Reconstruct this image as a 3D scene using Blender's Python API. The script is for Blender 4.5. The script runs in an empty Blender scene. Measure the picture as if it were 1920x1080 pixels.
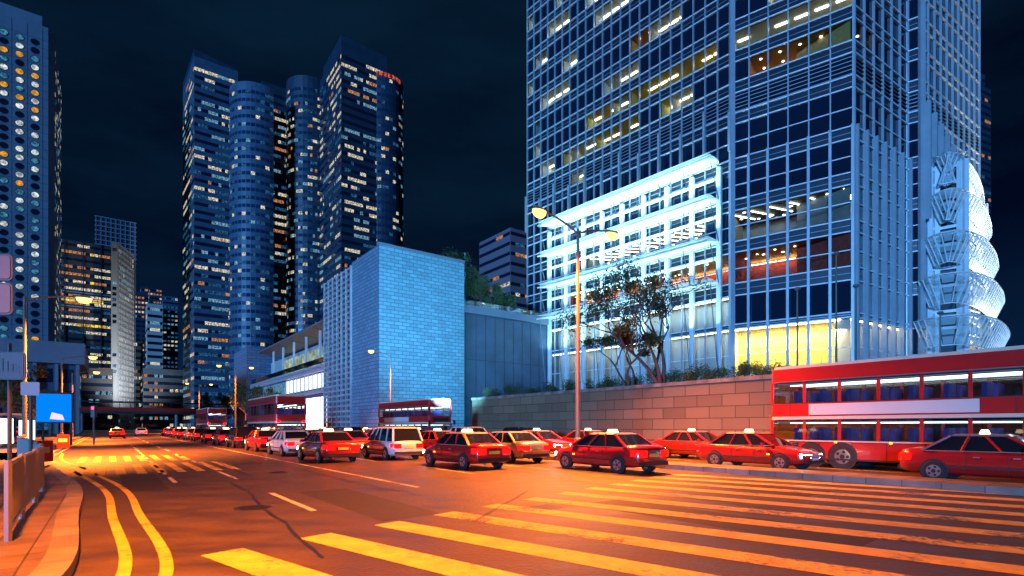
import bpy, math, random
from mathutils import Vector, Matrix
R = math.radians
random.seed(7)
S = bpy.context.scene
COL = S.collection

# ---------------- camera (eye at 1.7 m on the kerb side of the road) ----------------
cam_d = bpy.data.cameras.new('camera'); cam = bpy.data.objects.new('camera', cam_d); COL.objects.link(cam)
cam.location = (0, 0, 1.7); cam.rotation_euler = (R(90), 0, 0)
cam_d.sensor_width = 36; cam_d.lens = 36 * 1000 / 1920.0
cam_d.shift_y = 260 / 1920.0
cam_d.clip_start = 0.1; cam_d.clip_end = 6000
S.camera = cam

# ---------------- night sky ----------------
W = bpy.data.worlds.new('World'); S.world = W; W.use_nodes = True
nt = W.node_tree; nt.nodes.clear()
def N(t, typ, **kw):
    n = t.nodes.new(typ)
    for k, v in kw.items():
        if k in n.inputs: n.inputs[k].default_value = v
        else: setattr(n, k, v)
    return n
tc = N(nt, 'ShaderNodeTexCoord'); sp = N(nt, 'ShaderNodeSeparateXYZ')
nt.links.new(tc.outputs['Generated'], sp.inputs[0])
cr = N(nt, 'ShaderNodeValToRGB')
e = cr.color_ramp.elements
e[0].position = 0.0; e[0].color = (0.003, 0.018, 0.055, 1)
e[1].position = 0.75; e[1].color = (0.0006, 0.005, 0.013, 1)
m_ = e.new(0.3); m_.color = (0.0004, 0.0022, 0.012, 1)
nt.links.new(sp.outputs['Z'], cr.inputs[0])
mp = N(nt, 'ShaderNodeMapping'); mp.inputs['Scale'].default_value = (1.3, 1.3, 4.5); nt.links.new(tc.outputs['Generated'], mp.inputs[0])
no = N(nt, 'ShaderNodeTexNoise'); no.inputs['Scale'].default_value = 1.6; no.inputs['Detail'].default_value = 7; no.inputs['Roughness'].default_value = 0.55
nt.links.new(mp.outputs[0], no.inputs['Vector'])
mr = N(nt, 'ShaderNodeMapRange'); mr.inputs[1].default_value = 0.36; mr.inputs[2].default_value = 0.72
nt.links.new(no.outputs[0], mr.inputs[0])
mx = N(nt, 'ShaderNodeMix', data_type='RGBA'); mx.inputs[7].default_value = (0.0025, 0.014, 0.034, 1)
nt.links.new(mr.outputs[0], mx.inputs[0]); nt.links.new(cr.outputs[0], mx.inputs[6])
bg = N(nt, 'ShaderNodeBackground'); bg.inputs[1].default_value = 1.0
nt.links.new(mx.outputs[2], bg.inputs[0])
wo = N(nt, 'ShaderNodeOutputWorld'); nt.links.new(bg.outputs[0], wo.inputs[0])

# added low blue sun: facade fill for sky and city glow behind camera
sd = bpy.data.lights.new('facade_fill_sun', 'SUN'); sun = bpy.data.objects.new('facade_fill_sun', sd); COL.objects.link(sun)
sd.energy = 3.6; sd.color = (0.13, 0.43, 1.0); sd.angle = R(5)
sun.rotation_euler = Vector((0.42, 0.86, -0.07)).to_track_quat('-Z', 'Y').to_euler()

S.view_settings.view_transform = 'Standard'; S.view_settings.look = 'None'
S.view_settings.exposure = 0; S.view_settings.gamma = 1
S.render.engine = 'CYCLES'
S.cycles.use_denoising = True
S.cycles.max_bounces = 6; S.cycles.diffuse_bounces = 3; S.cycles.glossy_bounces = 3
S.cycles.transparent_max_bounces = 12; S.cycles.transmission_bounces = 4
S.cycles.sample_clamp_indirect = 4; S.cycles.caustics_reflective = False; S.cycles.caustics_refractive = False

# ---------------- road frame: u runs down the road, v across it ----------------
U = Vector((-0.6025, 0.798, 0)); V = Vector((0.798, 0.6025, 0))
def P(s, t, z=0.0): return U * s + V * t + Vector((0, 0, z))
def at(px, d, z=None, py=None):
    x = (px - 960) / 1000 * d
    if py is not None: z = 1.7 + (800 - py) / 1000 * d
    return Vector((x, d, z or 0))

# ---------------- materials ----------------
MATS = {}
def mat(name, col, rough=0.6, metal=0.0, noise=0.0, nscale=3.0, spec=0.5, bump=0.0, coord='Object', stretch=(1, 1, 1), rotz=0, rvar=0.0, coat=0.0):
    m = bpy.data.materials.new(name); m.use_nodes = True; t = m.node_tree
    b = t.nodes['Principled BSDF']
    b.inputs['Base Color'].default_value = (*col, 1); b.inputs['Roughness'].default_value = rough
    b.inputs['Metallic'].default_value = metal; b.inputs['Specular IOR Level'].default_value = spec
    b.inputs['Coat Weight'].default_value = coat
    if noise or bump or rvar:
        c = N(t, 'ShaderNodeTexCoord'); p = N(t, 'ShaderNodeMapping'); p.inputs['Scale'].default_value = stretch
        p.inputs['Rotation'].default_value = (0, 0, rotz)
        t.links.new(c.outputs[coord], p.inputs[0])
        n = N(t, 'ShaderNodeTexNoise'); n.inputs['Scale'].default_value = nscale; n.inputs['Detail'].default_value = 8
        n.inputs['Roughness'].default_value = 0.65
        t.links.new(p.outputs[0], n.inputs['Vector'])
        if noise:
            r = N(t, 'ShaderNodeMapRange'); r.inputs[1].default_value = 0.3; r.inputs[2].default_value = 0.7
            r.inputs[3].default_value = 1 - noise; r.inputs[4].default_value = 1 + noise
            t.links.new(n.outputs[0], r.inputs[0])
            mm = N(t, 'ShaderNodeVectorMath', operation='SCALE'); mm.inputs[0].default_value = col
            t.links.new(r.outputs[0], mm.inputs['Scale']); t.links.new(mm.outputs[0], b.inputs['Base Color'])
        if rvar:
            r2 = N(t, 'ShaderNodeMapRange'); r2.inputs[1].default_value = 0.35; r2.inputs[2].default_value = 0.65
            r2.inputs[3].default_value = max(0.05, rough - rvar); r2.inputs[4].default_value = min(1, rough + rvar)
            t.links.new(n.outputs[0], r2.inputs[0]); t.links.new(r2.outputs[0], b.inputs['Roughness'])
        if bump:
            n2 = N(t, 'ShaderNodeTexNoise'); n2.inputs['Scale'].default_value = nscale * 14; n2.inputs['Detail'].default_value = 4
            t.links.new(c.outputs[coord], n2.inputs['Vector'])
            bp = N(t, 'ShaderNodeBump'); bp.inputs['Strength'].default_value = bump; bp.inputs['Distance'].default_value = 0.02
            t.links.new(n2.outputs[0], bp.inputs['Height']); t.links.new(bp.outputs[0], b.inputs['Normal'])
    MATS[name] = m; return m
def glow(name, col, strength, noise=False, nscale=1.2, lo=0.1, hi=1.6):
    m = bpy.data.materials.new(name); m.use_nodes = True; t = m.node_tree; t.nodes.clear()
    o = N(t, 'ShaderNodeOutputMaterial'); em = N(t, 'ShaderNodeEmission')
    em.inputs[0].default_value = (*col, 1); em.inputs[1].default_value = strength
    if noise:
        g = N(t, 'ShaderNodeNewGeometry'); n = N(t, 'ShaderNodeTexNoise'); n.inputs['Scale'].default_value = nscale
        n.inputs['Detail'].default_value = 3; n.inputs['Roughness'].default_value = 0.8
        t.links.new(g.outputs['Position'], n.inputs['Vector'])
        r = N(t, 'ShaderNodeMapRange'); r.inputs[1].default_value = 0.42; r.inputs[2].default_value = 0.66
        r.inputs[3].default_value = lo * strength; r.inputs[4].default_value = hi * strength
        t.links.new(n.outputs[0], r.inputs[0]); t.links.new(r.outputs[0], em.inputs[1])
    t.links.new(em.outputs[0], o.inputs[0]); MATS[name] = m
    m.cycles.emission_sampling = 'NONE' if noise else 'AUTO'
    return m
def clear_glass(name, tint=(0.8, 0.9, 0.95), refl=0.12):
    m = bpy.data.materials.new(name); m.use_nodes = True; t = m.node_tree; t.nodes.clear()
    o = N(t, 'ShaderNodeOutputMaterial'); tr = N(t, 'ShaderNodeBsdfTransparent'); gl = N(t, 'ShaderNodeBsdfGlossy')
    tr.inputs[0].default_value = (*tint, 1); gl.inputs['Roughness'].default_value = 0.05
    fr = N(t, 'ShaderNodeFresnel'); fr.inputs[0].default_value = 1.5
    ad = N(t, 'ShaderNodeMath', operation='ADD'); ad.inputs[1].default_value = refl * 0.5
    mxs = N(t, 'ShaderNodeMixShader'); t.links.new(fr.outputs[0], ad.inputs[0]); t.links.new(ad.outputs[0], mxs.inputs[0])
    t.links.new(tr.outputs[0], mxs.inputs[1]); t.links.new(gl.outputs[0], mxs.inputs[2]); t.links.new(mxs.outputs[0], o.inputs[0])
    MATS[name] = m; return m
def frosted(name):
    m = bpy.data.materials.new(name); m.use_nodes = True; t = m.node_tree; t.nodes.clear()
    o = N(t, 'ShaderNodeOutputMaterial'); tr = N(t, 'ShaderNodeBsdfTransparent'); df = N(t, 'ShaderNodeBsdfDiffuse'); df.inputs[0].default_value = (0.7, 0.8, 0.8, 1)
    mxs = N(t, 'ShaderNodeMixShader'); mxs.inputs[0].default_value = 0.45
    t.links.new(tr.outputs[0], mxs.inputs[1]); t.links.new(df.outputs[0], mxs.inputs[2]); t.links.new(mxs.outputs[0], o.inputs[0]); MATS[name] = m
def brick(name, col, mortar, w, h, gap=0.03, rough=0.4, vary=0.25, ang=0.0):
    """coursed stone tiles laid on a vertical wall whose run is at angle ang in plan"""
    m = bpy.data.materials.new(name); m.use_nodes = True; t = m.node_tree; b = t.nodes['Principled BSDF']
    g = N(t, 'ShaderNodeTexCoord'); mpp = N(t, 'ShaderNodeMapping'); mpp.inputs['Rotation'].default_value = (0, 0, -ang)
    t.links.new(g.outputs['Object'], mpp.inputs[0])
    s = N(t, 'ShaderNodeSeparateXYZ'); t.links.new(mpp.outputs[0], s.inputs[0])
    c = N(t, 'ShaderNodeCombineXYZ'); t.links.new(s.outputs['X'], c.inputs['X']); t.links.new(s.outputs['Z'], c.inputs['Y'])
    br = N(t, 'ShaderNodeTexBrick'); t.links.new(c.outputs[0], br.inputs['Vector'])
    br.inputs['Scale'].default_value = 1; br.inputs['Brick Width'].default_value = w; br.inputs['Row Height'].default_value = h
    br.inputs['Mortar Size'].default_value = gap; br.inputs['Mortar Smooth'].default_value = 0.1
    br.inputs['Color1'].default_value = (*[x * (1 - vary) for x in col], 1); br.inputs['Color2'].default_value = (*[x * (1 + vary) for x in col], 1)
    br.inputs['Mortar'].default_value = (*mortar, 1)
    t.links.new(br.outputs[0], b.inputs['Base Color']); b.inputs['Roughness'].default_value = rough
    bp = N(t, 'ShaderNodeBump'); bp.inputs['Strength'].default_value = 0.5; bp.inputs['Distance'].default_value = 0.03; bp.invert = True
    t.links.new(br.outputs['Fac'], bp.inputs['Height']); t.links.new(bp.outputs[0], b.inputs['Normal'])
    MATS[name] = m; return m

ROADANG = math.atan2(U.y, U.x); CROSSANG = math.atan2(V.y, V.x)
mat('asphalt', (0.070, 0.048, 0.036), 0.5, noise=0.45, nscale=1.0, bump=0.9, stretch=(0.6, 1.5, 1), rotz=-ROADANG, rvar=0.12)
mat('ground', (0.06, 0.055, 0.05), 0.8, noise=0.3, nscale=0.1)
mat('asphalt_patch', (0.036, 0.030, 0.027), 0.62, noise=0.35, nscale=5, bump=0.5)
mat('tar', (0.014, 0.013, 0.013), 0.35)
mat('cast_iron', (0.05, 0.04, 0.035), 0.45, metal=0.6, noise=0.4, nscale=20)
mat('kerbstone', (0.30, 0.28, 0.25), 0.7, noise=0.2, nscale=2)
mat('yellow_paint', (0.72, 0.50, 0.06), 0.55, noise=0.28, nscale=2.5, bump=0.2)
mat('white_paint', (0.62, 0.58, 0.50), 0.55, noise=0.25, nscale=2.5)
mat('aluminium', (0.46, 0.50, 0.55), 0.38, metal=0.25, noise=0.12, nscale=0.6)
mat('bright_aluminium', (0.90, 0.90, 0.90), 0.35)
mat('white_steel', (0.80, 0.83, 0.84), 0.4, noise=0.06, nscale=1)
mat('dark_steel', (0.06, 0.065, 0.075), 0.45, metal=0.4)
mat('grey_steel', (0.25, 0.26, 0.27), 0.45, metal=0.4, noise=0.15)
mat('pole_paint', (0.16, 0.14, 0.10), 0.5, noise=0.15, nscale=2)
mat('dark_glass', (0.008, 0.016, 0.035), 0.08, metal=0.0, spec=0.7)
mat('blue_glass', (0.020, 0.055, 0.12), 0.12, metal=0.3, spec=0.8, noise=0.5, nscale=0.15)
mat('spandrel', (0.014, 0.026, 0.045), 0.35, noise=0.2, nscale=1)
mat('granite_blue', (0.055, 0.105, 0.17), 0.45, noise=0.25, nscale=0.25)
mat('granite_dark', (0.024, 0.045, 0.075), 0.45, noise=0.3, nscale=0.2)
mat('concrete_blue', (0.16, 0.21, 0.28), 0.6, noise=0.15, nscale=0.15)
mat('concrete', (0.26, 0.25, 0.24), 0.8, noise=0.25, nscale=0.5, bump=0.2)
mat('brown_cladding', (0.05, 0.04, 0.04), 0.5, noise=0.2)
mat('pale_cladding', (0.50, 0.48, 0.45), 0.6, noise=0.1)
mat('purple_stone', (0.20, 0.15, 0.18), 0.6, noise=0.15)
mat('ceiling_white', (0.62, 0.62, 0.52), 0.8)
mat('ceiling_yellow', (0.70, 0.52, 0.10), 0.8, noise=0.15)
mat('ceiling_wood', (0.55, 0.28, 0.06), 0.6, noise=0.2)
mat('ceiling_dark', (0.06, 0.05, 0.06), 0.7)
mat('partition', (0.25, 0.22, 0.16), 0.8, noise=0.3, nscale=0.5)
mat('red_curtain', (0.35, 0.04, 0.02), 0.8, noise=0.4, nscale=2)
brick('lobby_wall', (0.70, 0.52, 0.10), (0.30, 0.20, 0.03), 1.8, 0.9, 0.04, 0.5, 0.2, math.atan2(-8.5, 11.6))
mat('rubber', (0.015, 0.015, 0.016), 0.8)
mat('rim_metal', (0.45, 0.45, 0.46), 0.3, metal=0.8)
mat('car_glass', (0.010, 0.012, 0.016), 0.04, spec=0.8)
mat('car_red', (0.42, 0.012, 0.012), 0.25, coat=0.7)
mat('car_silver', (0.42, 0.43, 0.45), 0.28, metal=0.6, coat=0.5)
mat('car_black', (0.012, 0.012, 0.015), 0.22, coat=0.8)
mat('car_white', (0.62, 0.62, 0.60), 0.3, coat=0.6)
mat('car_blue', (0.02, 0.05, 0.17), 0.25, coat=0.7)
mat('bus_red', (0.45, 0.015, 0.015), 0.3, coat=0.5)
mat('bus_cream', (0.62, 0.56, 0.42), 0.35, coat=0.4)
mat('seat_fabric', (0.06, 0.05, 0.22), 0.8)
mat('plastic_black', (0.02, 0.02, 0.022), 0.5)
mat('sign_purple', (0.05, 0.05, 0.10), 0.5, noise=0.1)
mat('sign_maroon', (0.09, 0.035, 0.06), 0.5, noise=0.1)
mat('sign_mark', (0.06, 0.025, 0.04), 0.5)
mat('sign_red', (0.55, 0.03, 0.02), 0.4)
mat('sign_white', (0.7, 0.7, 0.7), 0.5)
mat('rail_paint', (0.22, 0.22, 0.24), 0.5)
mat('bark', (0.12, 0.08, 0.055), 0.85, noise=0.35, nscale=4)
mat('leaf_green', (0.07, 0.12, 0.045), 0.55, noise=0.4, nscale=0.7)
mat('leaf_olive', (0.13, 0.12, 0.022), 0.55, noise=0.4, nscale=0.7)
mat('leaf_dark', (0.035, 0.07, 0.035), 0.6, noise=0.4, nscale=0.7)
mat('soil', (0.05, 0.035, 0.02), 0.9)
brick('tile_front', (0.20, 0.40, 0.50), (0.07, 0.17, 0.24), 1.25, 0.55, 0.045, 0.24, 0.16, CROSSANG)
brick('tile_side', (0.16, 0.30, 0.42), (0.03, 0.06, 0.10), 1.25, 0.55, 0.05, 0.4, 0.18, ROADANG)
brick('tile_low', (0.16, 0.24, 0.36), (0.04, 0.08, 0.14), 2.4, 0.8, 0.06, 0.4, 0.2, CROSSANG)
brick('paving_wall', (0.17, 0.13, 0.08), (0.06, 0.05, 0.04), 1.8, 0.75, 0.03, 0.6, 0.22, ROADANG)
clear_glass('clear_glass'); clear_glass('canopy_glass', (0.55, 0.85, 0.9), 0.3); frosted('frosted_glass'); clear_glass('bus_glass', (0.7, 0.75, 0.75), 0.08)
glow('lit_white', (1.0, 0.90, 0.68), 1.0, True, 2.2, 0.03, 1.5)
glow('lit_cool', (0.30, 0.70, 1.0), 0.65, True, 2.2, 0.03, 1.5)
glow('lit_warm', (1.0, 0.42, 0.18), 0.7, True, 2.2, 0.03, 1.5)
glow('lit_dim', (0.05, 0.26, 0.60), 0.42, True, 1.5, 0.1, 1.5)
glow('lit_yellow', (1.0, 0.62, 0.05), 1.2, True, 0.5, 0.3)
glow('lit_red', (1.0, 0.15, 0.10), 0.7, True, 0.9)
glow('port_white', (0.85, 0.95, 0.95), 0.95, True, 0.7, 0.25, 1.2)
glow('port_amber', (1.0, 0.45, 0.05), 0.9, True, 0.7, 0.4, 1.2)
glow('port_cyan', (0.10, 0.45, 0.75), 0.6, True, 0.7, 0.2, 1.2)
glow('lamp_sodium', (1.0, 0.50, 0.09), 5)
glow('tube_white', (1.0, 0.95, 0.75), 12)
glow('tube_warm', (1.0, 0.70, 0.30), 20)
glow('spot_bulb', (1.0, 0.85, 0.55), 14)
glow('shop_white', (0.85, 0.95, 1.0), 2.4, True, 0.15, 0.75, 1.15)
glow('shop_green', (0.75, 0.95, 0.70), 0.6, True, 0.3, 0.4, 1.2)
glow('tail_red', (1.0, 0.0012, 0.0008), 14)
glow('head_white', (1.0, 0.93, 0.78), 45)
glow('roof_amber', (1.0, 0.75, 0.35), 6)
glow('indicator_amber', (1.0, 0.35, 0.02), 6)
glow('bus_tube', (0.85, 0.95, 1.0), 5)
glow('screen_blue', (0.0, 0.22, 1.0), 1.1)
glow('screen_white', (0.9, 0.6, 0.8), 1.3)
glow('signal_red', (1, 0.02, 0.05), 12)
glow('sky_lamp', (1, 0.8, 0.5), 10)

def wear(name, under, lo, hi):
    # chipped, tyre-worn road paint: the asphalt shows through in patches
    m = MATS[name]; t = m.node_tree; b = t.nodes['Principled BSDF']; src = b.inputs['Base Color'].links[0].from_socket
    c = N(t, 'ShaderNodeTexCoord'); n1 = N(t, 'ShaderNodeTexNoise'); n1.inputs['Scale'].default_value = 9; n1.inputs['Detail'].default_value = 10; n1.inputs['Roughness'].default_value = 0.75
    n2 = N(t, 'ShaderNodeTexNoise'); n2.inputs['Scale'].default_value = 0.7; n2.inputs['Detail'].default_value = 3
    t.links.new(c.outputs['Object'], n1.inputs['Vector']); t.links.new(c.outputs['Object'], n2.inputs['Vector'])
    a = N(t, 'ShaderNodeMath', operation='ADD'); t.links.new(n1.outputs[0], a.inputs[0]); t.links.new(n2.outputs[0], a.inputs[1])
    r = N(t, 'ShaderNodeMapRange'); r.inputs[1].default_value = lo; r.inputs[2].default_value = hi; t.links.new(a.outputs[0], r.inputs[0])
    x = N(t, 'ShaderNodeMix', data_type='RGBA'); x.inputs[7].default_value = (*under, 1); t.links.new(r.outputs[0], x.inputs[0]); t.links.new(src, x.inputs[6]); t.links.new(x.outputs[2], b.inputs['Base Color'])
wear('yellow_paint', (0.07, 0.05, 0.035), 1.06, 1.20); wear('white_paint', (0.07, 0.05, 0.035), 1.06, 1.20)
# ---------------- mesh builder ----------------
class MB:
    def __init__(s): s.v = []; s.f = []; s.m = []; s.mats = []
    def mi(s, m):
        if m not in s.mats: s.mats.append(m)
        return s.mats.index(m)
    def face(s, pts, m):
        b = len(s.v); s.v += [tuple(p) for p in pts]; s.f.append(tuple(range(b, b + len(pts)))); s.m.append(s.mi(m))
    def hexa(s, c, m):                                    # 8 corners, bottom 4 then top 4
        b = len(s.v); s.v += [tuple(p) for p in c]; k = s.mi(m)
        for q in ((3, 2, 1, 0), (4, 5, 6, 7), (0, 1, 5, 4), (1, 2, 6, 5), (2, 3, 7, 6), (3, 0, 4, 7)):
            s.f.append(tuple(b + i for i in q)); s.m.append(k)
    def box(s, o, a, b, c, m):                            # corner + three edge vectors
        o = Vector(o); a = Vector(a); b = Vector(b); c = Vector(c)
        if a.cross(b).dot(c) < 0: a, b = b, a
        s.hexa([o, o + a, o + a + b, o + b, o + c, o + a + c, o + a + b + c, o + b + c], m)
    def cbox(s, cx, cy, cz, dx, dy, dz, m): s.box((cx - dx / 2, cy - dy / 2, cz - dz / 2), (dx, 0, 0), (0, dy, 0), (0, 0, dz), m)
    def beam(s, p, q, w, h, m, up=Vector((0, 0, 1))):
        p = Vector(p); q = Vector(q); d = (q - p); dn = d.normalized()
        if abs(dn.dot(up)) > 0.98: up = Vector((0, 1, 0))
        a = dn.cross(up).normalized(); b = a.cross(dn).normalized()
        s.box(p - a * w / 2 - b * h / 2, d, a * w, b * h, m)
    def prism(s, plan, z0, z1, m, cap=True, capm=None):
        n = len(plan); b = len(s.v)
        s.v += [(p[0], p[1], z0) for p in plan] + [(p[0], p[1], z1) for p in plan]; k = s.mi(m)
        for i in range(n):
            j = (i + 1) % n; s.f.append((b + i, b + j, b + n + j, b + n + i)); s.m.append(k)
        if cap:
            s.f.append(tuple(b + n + i for i in range(n))); s.m.append(s.mi(capm or m))
            s.f.append(tuple(b + n - 1 - i for i in range(n))); s.m.append(k)
    def tube(s, pts, rs, m, n=8, cap=True):
        k = s.mi(m); b = len(s.v); pts = [Vector(p) for p in pts]
        if not isinstance(rs, (list, tuple)): rs = [rs] * len(pts)
        for i, p in enumerate(pts):
            d = (pts[min(i + 1, len(pts) - 1)] - pts[max(i - 1, 0)]).normalized()
            up = Vector((0, 0, 1)) if abs(d.z) < 0.9 else Vector((0, 1, 0))
            a = d.cross(up).normalized(); c = a.cross(d).normalized()
            for j in range(n):
                an = 2 * math.pi * j / n; s.v.append(tuple(p + (a * math.cos(an) + c * math.sin(an)) * rs[i]))
        for i in range(len(pts) - 1):
            for j in range(n):
                s.f.append((b + i * n + j, b + i * n + (j + 1) % n, b + (i + 1) * n + (j + 1) % n, b + (i + 1) * n + j)); s.m.append(k)
        if cap:
            s.f.append(tuple(b + n - 1 - j for j in range(n))); s.m.append(k)
            e_ = b + (len(pts) - 1) * n; s.f.append(tuple(e_ + j for j in range(n))); s.m.append(k)
    def disc(s, c, nrm, r, m, n=16, sx=1.0):
        c = Vector(c); nrm = Vector(nrm).normalized(); up = Vector((0, 0, 1)) if abs(nrm.z) < 0.9 else Vector((0, 1, 0))
        a = up.cross(nrm).normalized(); b = nrm.cross(a)
        s.face([c + (a * math.cos(2 * math.pi * i / n) * sx + b * math.sin(2 * math.pi * i / n)) * r for i in range(n)], m)
    def build(s, name, parent=None, smooth=False, origin=None):
        if not s.v: return None
        off = Vector(origin) if origin is not None else (parent.location.copy() if parent is not None and parent.get('_w') else Vector((0, 0, 0)))
        me = bpy.data.meshes.new(name)
        me.from_pydata([(a - off.x, b - off.y, c - off.z) for a, b, c in s.v], [], s.f)
        for m in s.mats: me.materials.append(MATS[m])
        me.polygons.foreach_set('material_index', s.m)
        if smooth: me.polygons.foreach_set('use_smooth', [True] * len(me.polygons))
        me.update()
        o = bpy.data.objects.new(name, me); COL.objects.link(o)
        if parent is not None:
            o.parent = parent
        elif origin is not None: o.location = off
        return o
def thing(name, label, cat, loc, group=None, rz=0.0, world=True):
    o = bpy.data.objects.new(name, None); COL.objects.link(o); o.location = loc; o.rotation_euler = (0, 0, rz)
    o.empty_display_size = 0.3; o['label'] = label; o['category'] = cat
    if group: o['group'] = group
    if world: o['_w'] = 1
    return o
def tag(o, label, cat, group=None):
    o['label'] = label; o['category'] = cat
    if group: o['group'] = group
    return o
def struct(mb, name, kind='structure'):
    o = mb.build(name); o['kind'] = kind; return o
def dup(root, loc, rz, label):
    r = root.copy(); COL.objects.link(r); r.location = loc; r.rotation_euler = (0, 0, rz); r['label'] = label
    for ch in root.children:
        c = ch.copy(); COL.objects.link(c); c.parent = r
        for g in ch.children:
            d = g.copy(); COL.objects.link(d); d.parent = c
    return r
ORD = ['first', 'second', 'third', 'fourth', 'fifth', 'sixth', 'seventh', 'eighth', 'ninth', 'tenth', 'eleventh', 'twelfth', 'thirteenth', 'fourteenth', 'fifteenth', 'sixteenth']

# ---------------- ground, road, pavements, markings ----------------
def slabs(name, col, w, ang):
    m = bpy.data.materials.new(name); m.use_nodes = True; t = m.node_tree; b = t.nodes['Principled BSDF']
    c = N(t, 'ShaderNodeTexCoord'); p = N(t, 'ShaderNodeMapping'); p.inputs['Rotation'].default_value = (0, 0, -ang); t.links.new(c.outputs['Object'], p.inputs[0])
    br = N(t, 'ShaderNodeTexBrick'); t.links.new(p.outputs[0], br.inputs['Vector']); br.inputs['Scale'].default_value = 1; br.inputs['Brick Width'].default_value = w; br.inputs['Row Height'].default_value = w
    br.offset = 0.0; br.inputs['Mortar Size'].default_value = 0.012
    br.inputs['Color1'].default_value = (*[x * .8 for x in col], 1); br.inputs['Color2'].default_value = (*[x * 1.15 for x in col], 1); br.inputs['Mortar'].default_value = (*[x * .35 for x in col], 1)
    n = N(t, 'ShaderNodeTexNoise'); n.inputs['Scale'].default_value = 1.3; n.inputs['Detail'].default_value = 8; t.links.new(c.outputs['Object'], n.inputs['Vector'])
    r = N(t, 'ShaderNodeMapRange'); r.inputs[1].default_value = .3; r.inputs[2].default_value = .7; r.inputs[3].default_value = .55; r.inputs[4].default_value = 1.2; t.links.new(n.outputs[0], r.inputs[0])
    mm = N(t, 'ShaderNodeVectorMath', operation='SCALE'); t.links.new(br.outputs[0], mm.inputs[0]); t.links.new(r.outputs[0], mm.inputs['Scale']); t.links.new(mm.outputs[0], b.inputs['Base Color'])
    b.inputs['Roughness'].default_value = .55; MATS[name] = m
slabs('pavement', (0.16, 0.12, 0.10), 0.4, ROADANG)
slabs('kerbstone', (0.24, 0.21, 0.18), 0.9, ROADANG)
g = MB(); g.face([(-3000, -200, -0.02), (3000, -200, -0.02), (3000, 4000, -0.02), (-3000, 4000, -0.02)], 'ground'); struct(g, 'ground')
SF = 700
g = MB()
def strip(mb, pts, t0, t1, z, m):     # not used for curves
    pass
g.face([P(-60, -14, 0), P(-60, 27.2, 0), P(SF, 27.2, 0), P(SF, -14, 0)], 'asphalt'); struct(g, 'road')
# left kerb line (bulges out beside the camera)
K = [(-2.2, -6), (-3.2, 1), (-4.2, 4.3), (-5.1, 6.2), (-7.8, 9.6), (-11.5, 14.2), (-18.2, 21.2), (-29.0, 33.0), (-61.8, 76.0)]
K = [Vector((a, b, 0)) for a, b in K]; K.append(K[-1] + U * (SF - 100))
def smooth_line(pts, n=6):
    out = []
    for i in range(len(pts) - 1):
        p0 = pts[max(i - 1, 0)]; p1 = pts[i]; p2 = pts[i + 1]; p3 = pts[min(i + 2, len(pts) - 1)]
        if (p2 - p1).length > 60: out += [p1, p2]; continue
        for k in range(n):
            t = k / n
            out.append(0.5 * ((2 * p1) + (p2 - p0) * t + (2 * p0 - 5 * p1 + 4 * p2 - p3) * t * t + (3 * p1 - p0 - 3 * p2 + p3) * t ** 3))
    out.append(pts[-1]); return out
KS = smooth_line(K)
def offs(pts, d):                      # to the right of the direction of travel for +d
    out = []
    for i, p in enumerate(pts):
        q = (pts[min(i + 1, len(pts) - 1)] - pts[max(i - 1, 0)]).normalized()
        out.append(p + Vector((q.y, -q.x, 0)) * d)
    return out
def ribbon(mb, pts, d0, d1, z, m):
    a = offs(pts, d0); b = offs(pts, d1)
    for i in range(len(pts) - 1):
        mb.face([a[i] + Vector((0, 0, z)), b[i] + Vector((0, 0, z)), b[i + 1] + Vector((0, 0, z)), a[i + 1] + Vector((0, 0, z))], m)
g = MB(); kin = offs(KS, -0.3)
for i in range(len(KS) - 1):
    a, b = kin[i] + Vector((0, 0, .14)), kin[i + 1] + Vector((0, 0, .14)); W_ = V * -30 + U * -4
    g.face([a, b, b + W_, a + W_], 'pavement')
struct(g, 'pavement')
g = MB(); ka = offs(KS, -0.3); kb = offs(KS, 0)
for i in range(len(KS) - 1):
    z1 = Vector((0, 0, 0.145)); z0 = Vector((0, 0, -0.01))
    g.face([ka[i] + z1, kb[i] + z1, kb[i + 1] + z1, ka[i + 1] + z1], 'kerbstone')
    g.face([kb[i] + z1, kb[i] + z0, kb[i + 1] + z0, kb[i + 1] + z1], 'kerbstone')
struct(g, 'kerb')
g = MB()
g.box(P(-60, 27.2, -0.01), U * (SF + 60), V * 0.3, (0, 0, 0.15), 'kerbstone'); struct(g, 'kerb')
g = MB(); g.box(P(-60, 27.5, -0.01), U * (SF + 60), V * 3.3, (0, 0, 0.145), 'pavement'); struct(g, 'pavement')
# central reservation
g = MB(); g.box(P(-8, 17.9, -0.01), U * 500, V * 1.5, (0, 0, 0.20), 'kerbstone'); struct(g, 'central_reservation')
# markings
g = MB()
ribbon(g, KS, 0.42, 0.56, 0.004, 'yellow_paint'); ribbon(g, KS, 0.84, 0.98, 0.004, 'yellow_paint')
def bar(s0, s1, t, w, m='white_paint'):
    g.face([P(s0, t - w / 2, 0.004), P(s0, t + w / 2, 0.004), P(s1, t + w / 2, 0.004), P(s1, t - w / 2, 0.004)], m)
s = 11
while s < 300: bar(s, s + 3.6, 3.3, 0.13); s += 8.2
s = 19
while s < 60: bar(s, s + 2.2, 1.6, 0.12); s += 3.6
bar(13.5, 420, 6.9, 0.13)
for t_ in (10.5, 13.9):
    s = 16
    while s < 300: bar(s, s + 3, t_, 0.13); s += 9
bar(13.5, 420, 17.5, 0.13); bar(-30, 420, 19.8, 0.13); bar(-30, 420, 26.9, 0.13, 'yellow_paint')
s = -20
while s < 300: bar(s, s + 3, 23.3, 0.13); s += 9
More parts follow.
